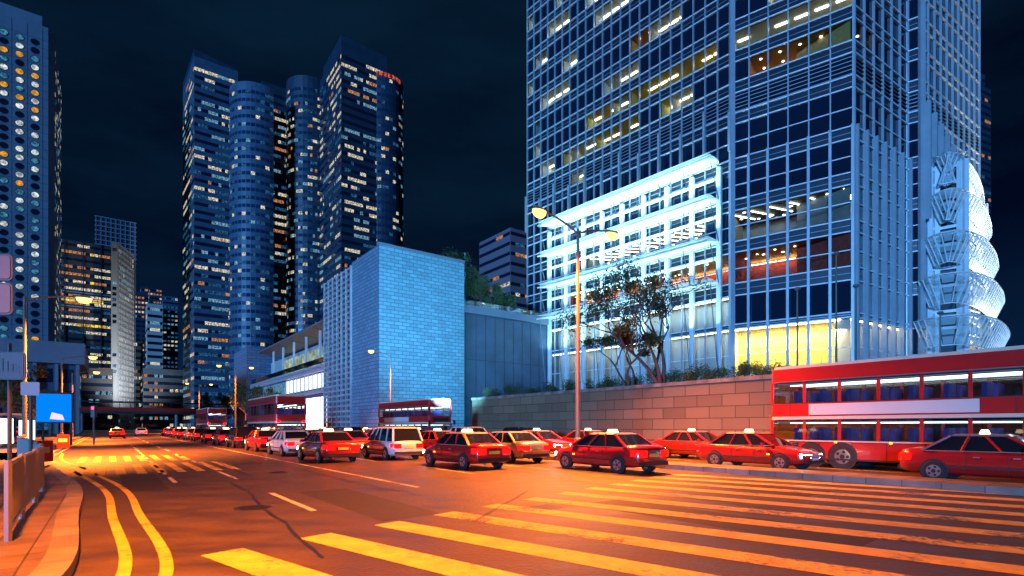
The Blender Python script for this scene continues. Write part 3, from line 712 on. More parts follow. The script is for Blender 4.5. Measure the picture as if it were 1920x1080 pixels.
# ---------------- the glass tower on the right ----------------
FL = [(49.5 + 4.3 * k) for k in range(15)]
def ifc():
    C2 = Vector((42.2, 66, 0)); C1 = Vector((30.6, 74.5, 0))
    root = thing('glass_office_tower', 'huge glass office tower with silver gridded curtain walls and lit white canopies', 'skyscraper', C2)
    dl = Vector((-0.663, 0.749, 0)).normalized(); C0 = C1 + dl * 41.4
    dA = Vector((0.838, 0.544, 0)).normalized(); A1 = C2 + dA * 15.2
    B0 = A1 + Vector((0.806, -0.592, 0)) * 1.5; B1 = B0 + dA * 22
    topz = FL[-1]
    # floors: (glass bottom, glass top, spandrel top, mid transom, kind)
    floors = [(5.0, 15.3, 15.9, None), (15.9, 19.9, 21.6, None), (21.6, 25.9, 27.4, 23.6), (27.4, 31.7, 33.2, 29.5), (33.2, 37.4, 38.9, 35.2), (38.9, 43.7, 45.2, 41.2), (45.2, 48.0, 49.5, None)]
    for i in range(len(FL) - 1): floors.append((FL[i], FL[i] + 2.8, FL[i + 1], None))
    # curved left face: bow it slightly outwards
    nl = Vector((-dl.y, dl.x, 0)); nl = -Vector((dl.y, -dl.x, 0)) if Vector((dl.y, -dl.x, 0)).dot(-C1) < 0 else Vector((dl.y, -dl.x, 0))
    facets = [('left', C0, C1, 22), ('front', C1, C2, 6), ('rightA', C2, A1, 6), ('notch', A1, B0, 1), ('rightB', B0, B1, 10)]
    core = [xy(C0 + Vector((6, 9, 0))), xy(C1 + Vector((2, 9.2, 0))), xy(C2 + Vector((0.5, 9.2, 0))), xy(A1 + Vector((-3, 8.5, 0))), xy(B1 + Vector((-7, 7, 0))), xy(B1 + Vector((-10, 40, 0))), xy(C0 + Vector((8, 50, 0)))]
    b = MB(); b.prism(core, 0, topz, 'partition'); b.build('core', root)
    # opaque back
    b = MB(); b.face([B1 + Vector((0, 0, 0)), B1 + Vector((-8, 42, 0)), B1 + Vector((-8, 42, topz)), B1 + Vector((0, 0, topz))], 'spandrel')
    b.face([C0 + Vector((4, 50, 0)), C0, C0 + Vector((0, 0, topz)), C0 + Vector((4, 50, topz))], 'spandrel'); b.build('flank_wall', root)
    # floor plates
    b = MB(); pl = [xy(p) for p in (C0, C1, C2, A1, B1)] + [xy(B1 + Vector((-8, 42, 0))), xy(C0 + Vector((4, 50, 0)))]
    inner = []
    for (zb, zt, zs, mt) in floors:
        b.face([Vector((x, y, zs - 0.25)) for x, y in [xy(C0 + Vector((0.4, 0.3, 0))), xy(C1 + Vector((0.1, 0.3, 0))), xy(C2 + Vector((-0.1, 0.4, 0))), xy(A1 + Vector((-0.3, 0.3, 0))), xy(B1 + Vector((-0.5, 0.5, 0))), xy(B1 + Vector((-8, 42, 0))), xy(C0 + Vector((4, 50, 0)))]], 'granite_dark')
    b.build('floor_slab', root)
    lit = {}
    def setlit(f, fl, b0, b1, kind):
        for k in range(b0, b1 + 1): lit[(f, fl, k)] = kind
    F0 = 7  # index of first regular floor (49.5)
    # left facet bays run from the far end (0) to the corner (21)
    setlit('left', F0, 5, 13, 'olive'); setlit('left', F0, 16, 18, 'olive')
    setlit('left', F0 + 1, 8, 10, 'yellow'); setlit('left', F0 + 1, 12, 20, 'yellow')
    setlit('left', F0 + 2, 11, 13, 'white'); setlit('left', F0 + 3, 13, 14, 'wood'); setlit('left', F0 + 3, 15, 17, 'white')
    setlit('left', F0 + 4, 17, 20, 'white'); setlit('left', F0 - 1, 6, 7, 'olive')
    setlit('front', F0 + 1, 0, 5, 'white'); setlit('front', F0, 1, 5, 'wood'); setlit('rightA', F0, 0, 1, 'wood'); setlit('front', F0 + 2, 2, 5, 'white')
    setlit('front', F0 + 3, 0, 3, 'white')
    setlit('front', 3, 0, 5, 'diag'); setlit('rightA', 3, 0, 1, 'diag'); setlit('front', 2, 0, 5, 'rest'); setlit('rightA', 2, 0, 1, 'rest')
    setlit('left', 2, 5, 21, 'rest'); setlit('left', 3, 8, 19, 'diag')
    setlit('left', 1, 3, 21, 'paper'); setlit('left', 0, 2, 21, 'paper'); setlit('front', 0, 0, 5, 'lobby'); setlit('rightA', 0, 0, 5, 'paper'); setlit('rightB', 0, 0, 9, 'paper')
    for fl in range(F0, len(floors)):
        for k in range(0, 6):
            if random.random() < 0.40: lit.setdefault(('left', fl, k), 'white')
        for k in range(6, 20):
            if random.random() < 0.09: setlit('left', fl, k, min(21, k + random.randint(0, 2)), 'white')
        for k in range(6):
            if random.random() < 0.07: lit.setdefault(('rightA', fl, k), 'white')
            if fl > F0 + 2 and random.random() < 0.2: lit.setdefault(('front', fl, k), 'white')
        for k in range(10):
            if random.random() < 0.05: lit.setdefault(('rightB', fl, k), 'white')
    cells = []
    for (fname, p, q, nb) in facets:
        d = (q - p); L = d.length; d = d / L; n = Vector((d.y, -d.x, 0)); w = L / nb
        if n.dot(-p) < 0 and fname != 'rightB': n = n
        fr = MB(); spn = fr; ceil = MB(); lamps = MB(); lv = MB(); furn = MB()
        Z = lambda z: Vector((0, 0, z))
        for fi, (zb, zt, zs, mt) in enumerate(floors):
            spn.face([p + Z(zt), q + Z(zt), q + Z(zs), p + Z(zs)], 'spandrel')
            for z in ((zt, zs) if fi else (zb, zt, zs)):
                fr.box(p + n * 0.01 + Z(z - 0.09), d * L, n * 0.24, Z(0.15), 'bright_aluminium')
            fr.box(p + n * 0.01 + Z((zt + zs) / 2 - 0.02), d * L, n * 0.06, Z(0.05), 'aluminium')
            if mt: fr.box(p + n * 0.01 + Z(mt - 0.06), d * L, n * 0.16, Z(0.12), 'bright_aluminium')
            if fi == 0:
                for zz in (8.8, 11.6): fr.box(p + n * 0.01 + Z(zz - 0.05), d * L, n * 0.14, Z(0.1), 'bright_aluminium')
            for k in range(nb):
                a = p + d * (k * w + 0.06); c = p + d * ((k + 1) * w - 0.06)
                kind = lit.get((fname, fi, k))
                if fi == 6:   # louvred plant floor
                    for s_ in range(5):
                        zz = zb + 0.3 + s_ * 0.52; lv.hexa([a + n * 0.02 + Z(zz), c + n * 0.02 + Z(zz), c + n * 0.22 + Z(zz - 0.18), a + n * 0.22 + Z(zz - 0.18), a + n * 0.02 + Z(zz + 0.05), c + n * 0.02 + Z(zz + 0.05), c + n * 0.22 + Z(zz - 0.13), a + n * 0.22 + Z(zz - 0.13)], 'aluminium')
                vis_d = ((a + c) / 2 + Z(zb)).length
                g_ = 'clear_glass' if kind else 'dark_glass'
                if kind == 'paper': g_ = 'clear_glass'
                cells.append((vis_d, [a + Z(zb), c + Z(zb), c + Z(zt), a + Z(zt)], g_))
                if not kind: continue
                a = p + d * (k * w); c = p + d * ((k + 1) * w); ii = -n * 0.3; dep = -n * 7.0
                cm = {'white': 'ceiling_white', 'olive': 'ceiling_yellow', 'yellow': 'ceiling_yellow', 'wood': 'ceiling_wood', 'diag': 'ceiling_dark', 'rest': 'ceiling_wood', 'lobby': 'ceiling_yellow', 'paper': 'ceiling_white'}[kind]
                wm = {'white': 'ceiling_white', 'olive': 'ceiling_yellow', 'yellow': 'ceiling_yellow', 'wood': 'ceiling_wood', 'diag': 'partition', 'rest': 'red_curtain', 'lobby': 'lobby_wall', 'paper': 'ceiling_white'}[kind]
                dd = 2.2 if kind in ('paper', 'lobby') else 7.0; dep = -n * dd
                ceil.face([a + ii + Z(zt - 0.02), a + dep + Z(zt - 0.02), c + dep + Z(zt - 0.02), c + ii + Z(zt - 0.02)], cm)
                ceil.face([a + dep + Z(zb), c + dep + Z(zb), c + dep + Z(zt), a + dep + Z(zt)], wm)
                ceil.face([a + ii + Z(zb + 0.02), c + ii + Z(zb + 0.02), c + dep + Z(zb + 0.02), a + dep + Z(zb + 0.02)], 'partition')
                for e_, kk in ((a, k - 1), (c, k + 1)):
                    if lit.get((fname, fi, kk)) != kind: ceil.face([e_ + ii + Z(zb), e_ + dep + Z(zb), e_ + dep + Z(zt), e_ + ii + Z(zt)], wm)
                m1 = (a + c) / 2
                if kind in ('white', 'yellow', 'olive'):
                    if random.random() < (0.75 if kind != 'white' else 0.9):
                        for dd2 in ((2.0, 4.6) if kind != 'olive' else (2.4,)):
                            lamps.box(m1 - d * 0.75 - n * dd2 + Z(zt - 0.12), d * 1.5, -n * 0.3, Z(0.08), 'tube_white')
                elif kind == 'wood' :
                    for dd2 in (1.2, 3.5): lamps.disc(m1 - n * dd2 + Z(zt - 0.06), (0, 0, -1), 0.16, 'spot_bulb')
                    lamps.box(m1 - d * 1.0 - n * 6 + Z(zt - 0.2), d * 2.0, -n * 0.2, Z(0.1), 'tube_warm')
                elif kind == 'diag':
                    o = a - n * 1.0 + Z(zt - 0.15); lamps.beam(o, o + d * 2.2 - n * 3.5, 0.16, 0.06, 'tube_white')
                    for _ in range(3):
                        lamps.disc(a + d * random.uniform(0.2, w) - n * random.uniform(0.8, 6) + Z(zt - 0.1), (0, 0, -1), 0.20, 'spot_bulb', 10)
                    furn.box(m1 - n * 6.5 - d * 0.9 + Z(zb), d * 1.6, n * 0.2, Z(1.6), 'ceiling_wood')
                elif kind == 'rest':
                    lamps.disc(m1 - n * random.uniform(1.2, 5) + Z(zt - 0.07), (0, 0, -1), 0.18, 'spot_bulb', 10)
                    lamps.disc(m1 - d * 0.7 - n * random.uniform(1.2, 5) + Z(zt - 0.07), (0, 0, -1), 0.15, 'spot_bulb', 10)
                    lamps.box(m1 - d * 1.1 - n * 6.5 + Z(zt - 0.4), d * 2.2, n * 0.15, Z(0.08), 'tube_warm')
                elif kind == 'lobby':
                    lamps.box(m1 - d * 1.1 - n * 0.5 + Z(zt - 0.15), d * 2.2, -n * 0.5, Z(0.08), 'tube_warm')
                elif kind == 'paper':
                    lamps.box(m1 - d * 0.8 - n * 0.6 + Z(zt - 0.12), d * 1.6, -n * 0.3, Z(0.06), 'tube_white' if fname == 'left' else 'tube_warm')
        for k in range(nb + 1):
            fr.box(p + d * (k * w - 0.07) + n * 0.01 + Z(5), d * 0.14, n * 0.30, Z(topz - 5), 'aluminium')
        if fname in ('front', 'rightA', 'left'):   # thicker blades low down
            for k in range(0, nb + 1, 2 if fname == 'left' else 1):
                z1 = 38.9 if fname != 'left' else 47 - (k % 4) * 0.8
                fr.box(p + d * (k * w - 0.16) + n * 0.36 + Z(6 if fname != 'left' else 40), d * 0.32, n * 0.35, Z(z1 - (6 if fname != 'left' else 40)), 'aluminium')
        if fname == 'rightB':
            for k in range(0, nb + 1):
                z1 = 46 - k * 0.9; fr.box(p + d * (k * w - 0.14) + n * 0.36 + Z(30), d * 0.3, n * 0.9, Z(z1 - 30), 'aluminium')
        fr.build('facade_frame', root)
        if lv.v: lv.build('louvre_screen', root)
        if ceil.v: ceil.build('office_interior', root)
        if lamps.v: lamps.build('ceiling_lights', root)
        if furn.v: furn.build('counter', root)
    split_windows(root, cells, 100)
    # corner piers
    b = MB()
    for q in (C1, B0): b.box(q + Vector((-0.35, -0.55, 6)), (0.7, 0, 0), (0, 0.5, 0), (0, 0, topz - 6), 'aluminium')
    b.build('corner_pier', root)
    # stone base of the podium
    b = MB(); b.prism([xy(C0 + Vector((0, 0.3, 0))), xy(C1), xy(C2), xy(A1), xy(B1), xy(B1 + Vector((-8, 40, 0))), xy(C0 + Vector((4, 50, 0)))], 0, 4.9, 'concrete'); b.build('podium', root)

    # ---- bright canopies on the left face ----
    nL = Vector((-dl.y, dl.x, 0))
    if nL.dot(-C1) < 0: nL = -nL
    Z = lambda z: Vector((0, 0, z))
    o0 = C1 + dl * 1.4; sp_ = 4.17
    for ti, (z, nbr, L) in enumerate(((38.6, 8, 33.4), (33.0, 8, 33.4), (27.2, 8, 33.4), (21.5, 9, 37.5))):
        sl = MB(); pj = 3.8
        for k in range(6):
            off = 0.9 + k * (pj - 0.9) / 5; sl.beam(o0 + nL * off + Z(z + 0.5 - k * 0.1), o0 + dl * L + nL * off + Z(z + 0.5 - k * 0.1), 0.26, 0.07, 'white_steel')
        sl.beam(o0 + nL * pj + Z(z), o0 + dl * L + nL * pj + Z(z), 0.14, 0.22, 'white_steel'); sl.beam(o0 + nL * 0.8 + Z(z + 0.35), o0 + dl * L + nL * 0.8 + Z(z + 0.35), 0.22, 0.3, 'white_steel')
        sl.box(o0 + nL * 1.0 + Z(z + 0.62), dl * L, nL * (pj - 1.0), Z(0.03), 'frosted_glass')
        ca = sl.build('canopy', root)
        for k in range(nbr + 1):
            q = o0 + dl * (k * L / nbr); br = MB()
            br.hexa([q + nL * 0.4 - dl * 0.16 + Z(z - 0.35), q + nL * 0.4 + dl * 0.16 + Z(z - 0.35), q + nL * (pj + 0.35) + dl * 0.1 + Z(z - 0.05), q + nL * (pj + 0.35) - dl * 0.1 + Z(z - 0.05),
                     q + nL * 0.4 - dl * 0.16 + Z(z + 0.35), q + nL * 0.4 + dl * 0.16 + Z(z + 0.35), q + nL * (pj + 0.35) + dl * 0.1 + Z(z + 0.12), q + nL * (pj + 0.35) - dl * 0.1 + Z(z + 0.12)], 'white_steel')
            br.build('bracket', ca)
    ps = MB()
    for k in range(9):
        q = o0 + dl * (k * sp_); ps.box(q + nL * 0.40 - dl * 0.32, dl * 0.64, nL * 0.5, Z(38.2), 'white_steel')
    for z in (36.6, 31.2, 25.3): ps.box(o0 + nL * 0.42 + Z(z), dl * 33.4, nL * 0.3, Z(0.35), 'white_steel')
    ps.build('portal_frame', root)
    st = MB()
    for k in range(9):
        q = o0 + dl * (k * sp_)
        for z0, z1 in ((33.0, 38.4), (27.2, 32.8), (21.5, 27.0), (8, 21.3)):
            st.tube([q + nL * 3.2 + Z(z1), q + nL * 2.4 - dl * 0.8 + Z(z0)], 0.07, 'grey_steel', 6)
    st.build('tie_rod', root)
    # ---- curved canopies on the right corner ----
    base_ = [Vector((a, b, 0)) for a, b in ((57.4, 73.4), (57.8, 70.3), (62.3, 72.4), (67.3, 76.4), (72.8, 81.6), (77.8, 87.0), (80.6, 91.0))]
    cv = smooth_line(base_, 5)
    def outer(dist): return offs(cv, dist)
    for ti, z in enumerate((38.2, 33.0, 27.2, 21.6, 16.0)):
        od = (-0.6, 0.3, 1.1, 1.8, 2.4)[ti]; pj = 3.6
        sl = MB(); rows = [outer(od - pj + 0.4 + k * (pj - 0.4) / 5) for k in range(6)]; nn = len(cv) - 1
        for k in (0, 2, 4, 5):
            for i in range(1, nn): sl.beam(rows[k][i] + Z(z + 0.5 - 0.1 * k), rows[k][i + 1] + Z(z + 0.5 - 0.1 * k), 0.16, 0.12, 'white_steel')
        for i in range(1, nn):
            for f0, f1, g0, g1 in ((.12, .88, .06, .42), (.12, .88, .56, .94)):
                def pt(f, g): return (rows[0][i].lerp(rows[0][i + 1], f) + Z(z + .62)).lerp(rows[5][i].lerp(rows[5][i + 1], f) + Z(z + .2), g)
                sl.face([pt(f0, g0), pt(f1, g0), pt(f1, g1), pt(f0, g1)], 'frosted_glass')
        lo_ = outer(od - 1.5)
        for i in range(1, nn):
            for g0, g1 in ((.04, .30), (.37, .63), (.70, .96)):
                def pt(f, g): return (rows[5][i].lerp(rows[5][i + 1], f) + Z(z)).lerp(lo_[i].lerp(lo_[i + 1], f) + Z(z - 3.6), g)
                sl.face([pt(.14, g0), pt(.86, g0), pt(.86, g1), pt(.14, g1)], 'frosted_glass')
            sl.beam(rows[5][i] + Z(z), lo_[i] + Z(z - 3.6), 0.10, 0.16, 'white_steel'); sl.beam(lo_[i] + Z(z - 3.6), lo_[i + 1] + Z(z - 3.6), 0.12, 0.14, 'white_steel')
        ca = sl.build('curved_canopy', root)
        ino = outer(od - pj - 0.2); out = outer(od + 0.3); low = outer(od + 1.0)
        for i in range(1, nn + 1):
            br = MB(); br.beam(ino[i] + Z(z + 0.1), out[i] + Z(z), 0.22, 0.42, 'white_steel'); br.build('bracket', ca)
        for i in range(2, nn + 1):
            st = MB(); st.tube([out[i] + Z(z), low[i] + Z(z - 5.4)], 0.11, 'dark_steel', 6); st.build('tie_rod', ca)
    wl = outer(-3.9)[2:]
    pl = [xy(p) for p in wl] + [(74, 104), (60, 92)]
    b = MB(); b.prism(pl, 0, 37.6, 'spandrel')
    for i in range(len(wl) - 1):
        b.face([wl[i] + (wl[i] - wl[i]) + Z(6), wl[i + 1] + Z(6), wl[i + 1] + Z(6.01), wl[i] + Z(6.01)], 'spandrel')
    b.build('curved_wing', root)
    fr = MB(); fl_ = outer(-3.5)
    for i in range(2, nn + 1):
        d_ = (fl_[i] - fl_[i - 1]).normalized(); n_ = Vector((d_.y, -d_.x, 0)); fr.box(fl_[i] - d_ * 0.3 - n_ * 0.3, d_ * 0.6, n_ * 0.6, Z(37.6), 'white_steel')
    for z in (10, 15.2, 17.5, 21.0, 23.4, 26.6, 29, 32.2, 35, 37.2):
        for i in range(2, nn): fr.beam(fl_[i] + Z(z), fl_[i + 1] + Z(z), 0.2, 0.4, 'white_steel')
    fr.build('curved_wing_frame', root)
    arcp = outer
    return dl, nL, o0, arcp, C1, C2
dl, nL, o0, arcp, C1, C2 = ifc()
def area(name, loc, dirv, sx, sy, power, col):
    l = bpy.data.lights.new(name, 'AREA'); l.shape = 'RECTANGLE'; l.size = sx; l.size_y = sy; l.energy = power; l.color = col
    o = bpy.data.objects.new(name, l); COL.objects.link(o); o.location = loc
    return o
def aim(o, dirv, xaxis=None):
    z = -Vector(dirv).normalized()
    if xaxis is None: o.rotation_euler = (-z).to_track_quat('-Z', 'Y').to_euler(); return o
    x = (Vector(xaxis) - z * Vector(xaxis).dot(z)).normalized(); y = z.cross(x)
    o.rotation_euler = Matrix((x, y, z)).transposed().to_euler(); return o
Z = lambda z: Vector((0, 0, z))
# uplights along the canopy brackets (they wash the white steel)
for z, pw in ((34.6, 4200), (28.9, 4600), (23.2, 2600), (15.5, 2600)):
    o = area('canopy_uplight', o0 + dl * 16.7 + nL * 2.4 + Z(z), None, 33, 0.4, pw, (0.42, 0.86, 1.0)); aim(o, -nL * 0.22 + Z(1), dl); o.data.spread = R(120)
cvo = arcp(1.4); m0 = cvo[6]; m1 = cvo[-2]; dm = (m1 - m0).normalized(); nm = Vector((dm.y, -dm.x, 0))
for z, pw in ((33.6, 1800), (27.9, 2000), (22.3, 1100), (16.6, 1400), (7.5, 1200)):
    o = area('canopy_uplight', (m0 + m1) / 2 + nm * 1.0 + Z(z), None, 22, 0.4, pw, (0.92, 0.96, 0.85)); aim(o, -nm * 0.8 + Z(1), dm)
nF = Vector(((C2 - C1).y, -(C2 - C1).x, 0)).normalized()
o = area('lobby_light', (C1 + C2) / 2 - nF * 0.6 + Z(14.0), None, 13, 0.8, 3000, (1.0, 0.72, 0.22)); aim(o, -nF * 0.5 - Z(1), (C2 - C1))
# wall washers on the tiled shopping block
for k, (tt, zz, pw) in enumerate(((24.0, 6, 85000), (40, 7, 75000))):
    l = bpy.data.lights.new('wall_washer', 'SPOT'); l.energy = pw; l.color = (0.16, 0.62, 1.0); l.spot_size = R(95); l.spot_blend = 1.0; l.shadow_soft_size = 0.4
    o = bpy.data.objects.new('wall_washer', l); COL.objects.link(o); o.location = P(42 + 6 * k, 25.5, 4.0); o.rotation_euler = (Vector((-17 + k * 3, 82, 25)) - o.location).to_track_quat('-Z', 'Y').to_euler()

l = bpy.data.lights.new('block_fill_spot', 'SPOT'); l.energy = 170000; l.color = (0.75, 0.85, 1.0); l.spot_size = R(80); l.spot_blend = 0.8; l.shadow_soft_size = 1  # added spot above the road, brightening the pale block in place of city light
o = bpy.data.objects.new('block_fill_spot', l); COL.objects.link(o); o.location = (-176, 256, 9); o.rotation_euler = (Vector((-209, 289, 45)) - o.location).to_track_quat('-Z', 'Y').to_euler()
# ---------------- planted terrace in front of the tower ----------------
w = MB(); w.box(P(-40, 30.9, 0), U * 88, V * 0.6, Z(4.5), 'paving_wall'); w.box(P(-40, 30.75, 4.5), U * 88, V * 0.9, Z(0.25), 'kerbstone')
o = w.build('retaining_wall'); tag(o, 'long pale stone retaining wall below the hedge in front of the glass tower', 'wall')
w = MB(); w.box(P(-40, 31.5, 3.9), U * 88, V * 6, Z(0.7), 'soil'); struct(w, 'planting_bed')
w = MB(); w.box(P(-40, 37.6, 0), U * 88, V * 0.4, Z(4.8), 'concrete'); struct(w, 'terrace')

def leaves(mb, c, r, n, size, mats, flat=1.0):
    for _ in range(n):
        while True:
            q = Vector((random.uniform(-1, 1), random.uniform(-1, 1), random.uniform(-1, 1)))
            if q.length < 1: break
        q = q * (0.55 + 0.45 * random.random()); p = Vector(c) + Vector((q.x * r, q.y * r, q.z * r * flat))
        a = Vector((random.gauss(0, 1), random.gauss(0, 1), random.gauss(0, 1))).normalized(); b = a.orthogonal().normalized(); s_ = size * random.uniform(0.6, 1.3)
        mb.face([p - a * s_, p + b * s_ * 0.45, p + a * s_, p - b * s_ * 0.45], random.choice(mats))
def gnarled_tree(base, h, label, seed, mats, lean=0.0, spread=2.6, nl=60, ls=0.16, stems=3, group=None):
    random.seed(seed); root = thing('tree', label, 'tree', base, group=group)
    tr = MB(); cr_ = MB(); tips = []
    def grow(p, d, r, L, lv):
        pts = [p]; rs = [r]; q = p; dd = d
        for i in range(4):
            dd = (dd + Vector((random.gauss(0, .16), random.gauss(0, .16), random.gauss(0.02, .1)))).normalized(); q = q + dd * L / 4; pts.append(q); rs.append(r * (1 - 0.12 * (i + 1)))
        tr.tube(pts, rs, 'bark', 6)
        if lv == 0: tips.append(q); return
        for k in range(random.choice((2, 3))):
            nd = (dd + Vector((random.gauss(0, .55), random.gauss(0, .55), random.gauss(0.1, .3)))).normalized()
            grow(q, nd, r * 0.55, L * random.uniform(0.6, 0.85), lv - 1)
    for k in range(stems):
        an = 2 * math.pi * k / stems + random.random()
        grow(Vector(base) + Vector((math.cos(an) * .15, math.sin(an) * .15, -0.1)), Vector((math.cos(an) * 0.45 * spread / 2.6, math.sin(an) * 0.45 * spread / 2.6, 1)).normalized(), h * 0.020, h * 0.36, 3 if h > 8 else 2)
    for t_ in tips:
        if random.random() < 0.85: leaves(cr_, t_, h * 0.14 * random.uniform(0.6, 1.4), nl, ls, mats, 0.65)
    tr.build('trunk', root, smooth=True); cr_.build('crown', root)
b0 = at(1240, 38, 4.55)
gnarled_tree(b0, 8.6, 'gnarled many-stemmed tree with sparse leaves above the hedge, beside the white canopies', 11, ['leaf_green', 'leaf_olive', 'leaf_dark'], nl=110, ls=0.12, stems=4)
gnarled_tree(at(1180, 40, 4.55), 5.8, 'smaller leaning tree just left of the gnarled tree above the hedge', 5, ['leaf_olive', 'leaf_green'], nl=240, ls=0.12, stems=3)
random.seed(21)
for i in range(15):
    px = 925 + i * 38; d_ = 31.6 + random.uniform(0.5, 1.6); p_ = (px - 960) / 1000
    y_ = d_ / (V.x * p_ + V.y); base = Vector((p_ * y_, y_, 4.55))
    mb = MB(); rr = random.uniform(0.8, 1.25)
    for q in range(5): leaves(mb, base + Vector((random.uniform(-.7, .7), random.uniform(-.4, .4), rr * random.uniform(0.3, 0.95))), rr * random.uniform(0.5, 0.8), 260, 0.075, ['leaf_green', 'leaf_olive', 'leaf_dark'] if i < 4 else ['leaf_olive', 'leaf_green', 'leaf_olive'])
    for q in range(5): mb.tube([base + Vector((random.uniform(-.3, .3), random.uniform(-.2, .2), 0)), base + Vector((random.uniform(-.7, .7), random.uniform(-.4, .4), rr))], [0.03, 0.015], 'bark', 5)
    o = mb.build('shrub', origin=base)
    tag(o, ORD[i] + ' leafy shrub from the left in the hedge on top of the retaining wall', 'shrub', 'hedge shrubs on the retaining wall')
# roof garden
rr0 = ROOF
for i, (off, h, lab, mm) in enumerate(((1.2, 11.5, 'tall bushy tree on the roof garden right beside the tiled block', ['leaf_dark', 'leaf_green']),
                                   (4.2, 8.5, 'rounded tree on the roof garden left of the thin white pole', ['leaf_green', 'leaf_dark']),
                                   (7.6, 6.5, 'mid sized bluish tree on the roof garden right of the thin white pole', ['leaf_dark', 'leaf_green']),
                                   (11.0, 5.0, 'low tree on the roof garden nearest the glass tower', ['leaf_dark', 'leaf_green']))):
    base = rr0 + V * off + U * 1.8 + Z(20.8)
    random.seed(40 + i); root = thing('tree', lab, 'tree', base); tr = MB(); cr_ = MB()
    tr.tube([base, base + Vector((0.2, 0, h * 0.5))], [0.22, 0.12], 'bark')
    for q in range(9):
        a_ = random.uniform(0, 6.28); e_ = base + Vector((math.cos(a_) * h * 0.2, math.sin(a_) * h * 0.2, h * random.uniform(0.45, 0.95)))
        tr.tube([base + Vector((0.1, 0, h * 0.3)), e_], [0.1, 0.04], 'bark', 5)
        leaves(cr_, e_, h * 0.21, 420, 0.17, mm, 0.7)
    tr.build('trunk', root); cr_.build('crown', root)
random.seed(5)
# lamp standards on the terrace
for i, (px, d_, zt, lab) in enumerate(((1763, 46, 11.2, 'slim lamp post at the foot of the curved canopies'), (1605, 44, 13.0, 'tall thin lamp post in front of the yellow lit lobby corner'), (1495, 43, 12.5, 'thin post before the middle of the yellow lit lobby'), (1568, 45, 16.0, 'tallest thin post before the yellow lit lobby'))):
    base = at(px, d_, 0.13); root = thing('lamp_post', lab, 'lamp post', base)
    p = MB(); p.tube([base, base + Z(1.2), base + Z(zt)], [0.14, 0.10, 0.06], 'pole_paint', 10); p.build('pole', root)
    p = MB(); p.tube([base + Z(zt), base + Z(zt + 0.15), base + Z(zt + 0.3)], [0.07, 0.26, 0.20], 'grey_steel', 12); p.build('lamp_head', root)

# ---------------- trees along the left side and at the road end ----------------
random.seed(77)
TL = ['leaf_green', 'leaf_olive', 'leaf_dark']
def street_tree(s_, t_, h, label, seed):
    random.seed(seed); base = P(s_, t_, 0.13); root = thing('tree', label, 'tree', base, group='trees lining the road'); tr = MB(); cr_ = MB()
    tr.tube([base, base + Vector((0.1, 0.1, h * 0.25)), base + Vector((0.0, 0.2, h * 0.5))], [h * 0.03, h * 0.022, h * 0.016], 'bark', 8)
    for q in range(12):
        a_ = random.uniform(0, 6.28); rr = h * random.uniform(0.1, 0.32); e_ = base + Vector((math.cos(a_) * rr, math.sin(a_) * rr, h * random.uniform(0.5, 0.95)))
        tr.tube([base + Vector((0, 0.1, h * 0.4)), e_], [h * 0.012, h * 0.004], 'bark', 5)
        leaves(cr_, e_, h * 0.15, 130, h * 0.022, TL, 0.75)
    tr.build('trunk', root); cr_.build('crown', root)
for i, s_ in enumerate((62, 74, 87, 102, 120)):
    street_tree(s_, -8 - (i % 2) * 1.5, 7.0 + (i % 3), ORD[i] + ' tree on the left pavement, counted from the blue billboard', 90 + i)
for i, s_ in enumerate((130, 144, 159, 176, 195, 216)):
    street_tree(s_, 29.5, 10 + (i % 3) * 1.5, ORD[i] + ' tree on the right pavement past the shopping centre, nearest counted first', 110 + i)

# ---------------- street lamps ----------------
def sodium(loc, power, tilt=None, size=132):
    l = bpy.data.lights.new('sodium_light', 'SPOT'); l.energy = power; l.color = (1.0, 0.20, 0.02); l.spot_size = R(size); l.spot_blend = 0.8; l.shadow_soft_size = 0.25
    o = bpy.data.objects.new('sodium_light', l); COL.objects.link(o); o.location = loc
    return o
def street_lamp(base, hz, arms, label, power):
    root = thing('street_lamp', label, 'street lamp', base, group='sodium street lamps')
    p = MB(); p.tube([base, base + Z(0.9), base + Z(0.95), base + Z(hz)], [0.17, 0.17, 0.12, 0.075], 'pole_paint', 12); p.build('pole', root)
    for a in arms:
        a = Vector(a); e_ = base + Z(hz + 0.35) + a; dn = a.normalized()
        p = MB(); p.tube([base + Z(hz - 0.25), base + Z(hz) + a * 0.25, base + Z(hz + 0.22) + a * 0.65, e_], [0.06, 0.055, 0.05, 0.045], 'pole_paint', 8); p.build('arm', root)
        sd_ = Vector((-dn.y, dn.x, 0)); h = MB()
        h.hexa([e_ - sd_ * .09 - dn * .1 + Z(-.05), e_ + sd_ * .09 - dn * .1 + Z(-.05), e_ + sd_ * .17 + dn * .75 + Z(-.05), e_ - sd_ * .17 + dn * .75 + Z(-.05),
                e_ - sd_ * .06 - dn * .1 + Z(.07), e_ + sd_ * .06 - dn * .1 + Z(.07), e_ + sd_ * .09 + dn * .7 + Z(.13), e_ - sd_ * .09 + dn * .7 + Z(.13)], 'grey_steel')
        hd = h.build('lamp_head', root)
        b = MB(); c_ = e_ + dn * 0.42 + Z(-0.055)
        n_ = 12; top = []
        for ring, (rr, zz) in enumerate(((1.25, 0), (1.1, -0.18), (0.65, -0.3))):
            top.append([c_ + dn * (0.32 * rr * math.cos(6.2832 * k / n_)) + sd_ * (0.17 * rr * math.sin(6.2832 * k / n_)) + Z(zz) for k in range(n_)])
        for r1, r2 in zip(top, top[1:]):
            for k in range(n_): b.face([r1[k], r1[(k + 1) % n_], r2[(k + 1) % n_], r2[k]], 'lamp_sodium')
        b.face(top[-1], 'lamp_sodium'); b.build('lamp_lens', root)
        sodium(c_ + Z(-0.5), power)
PW = 52000
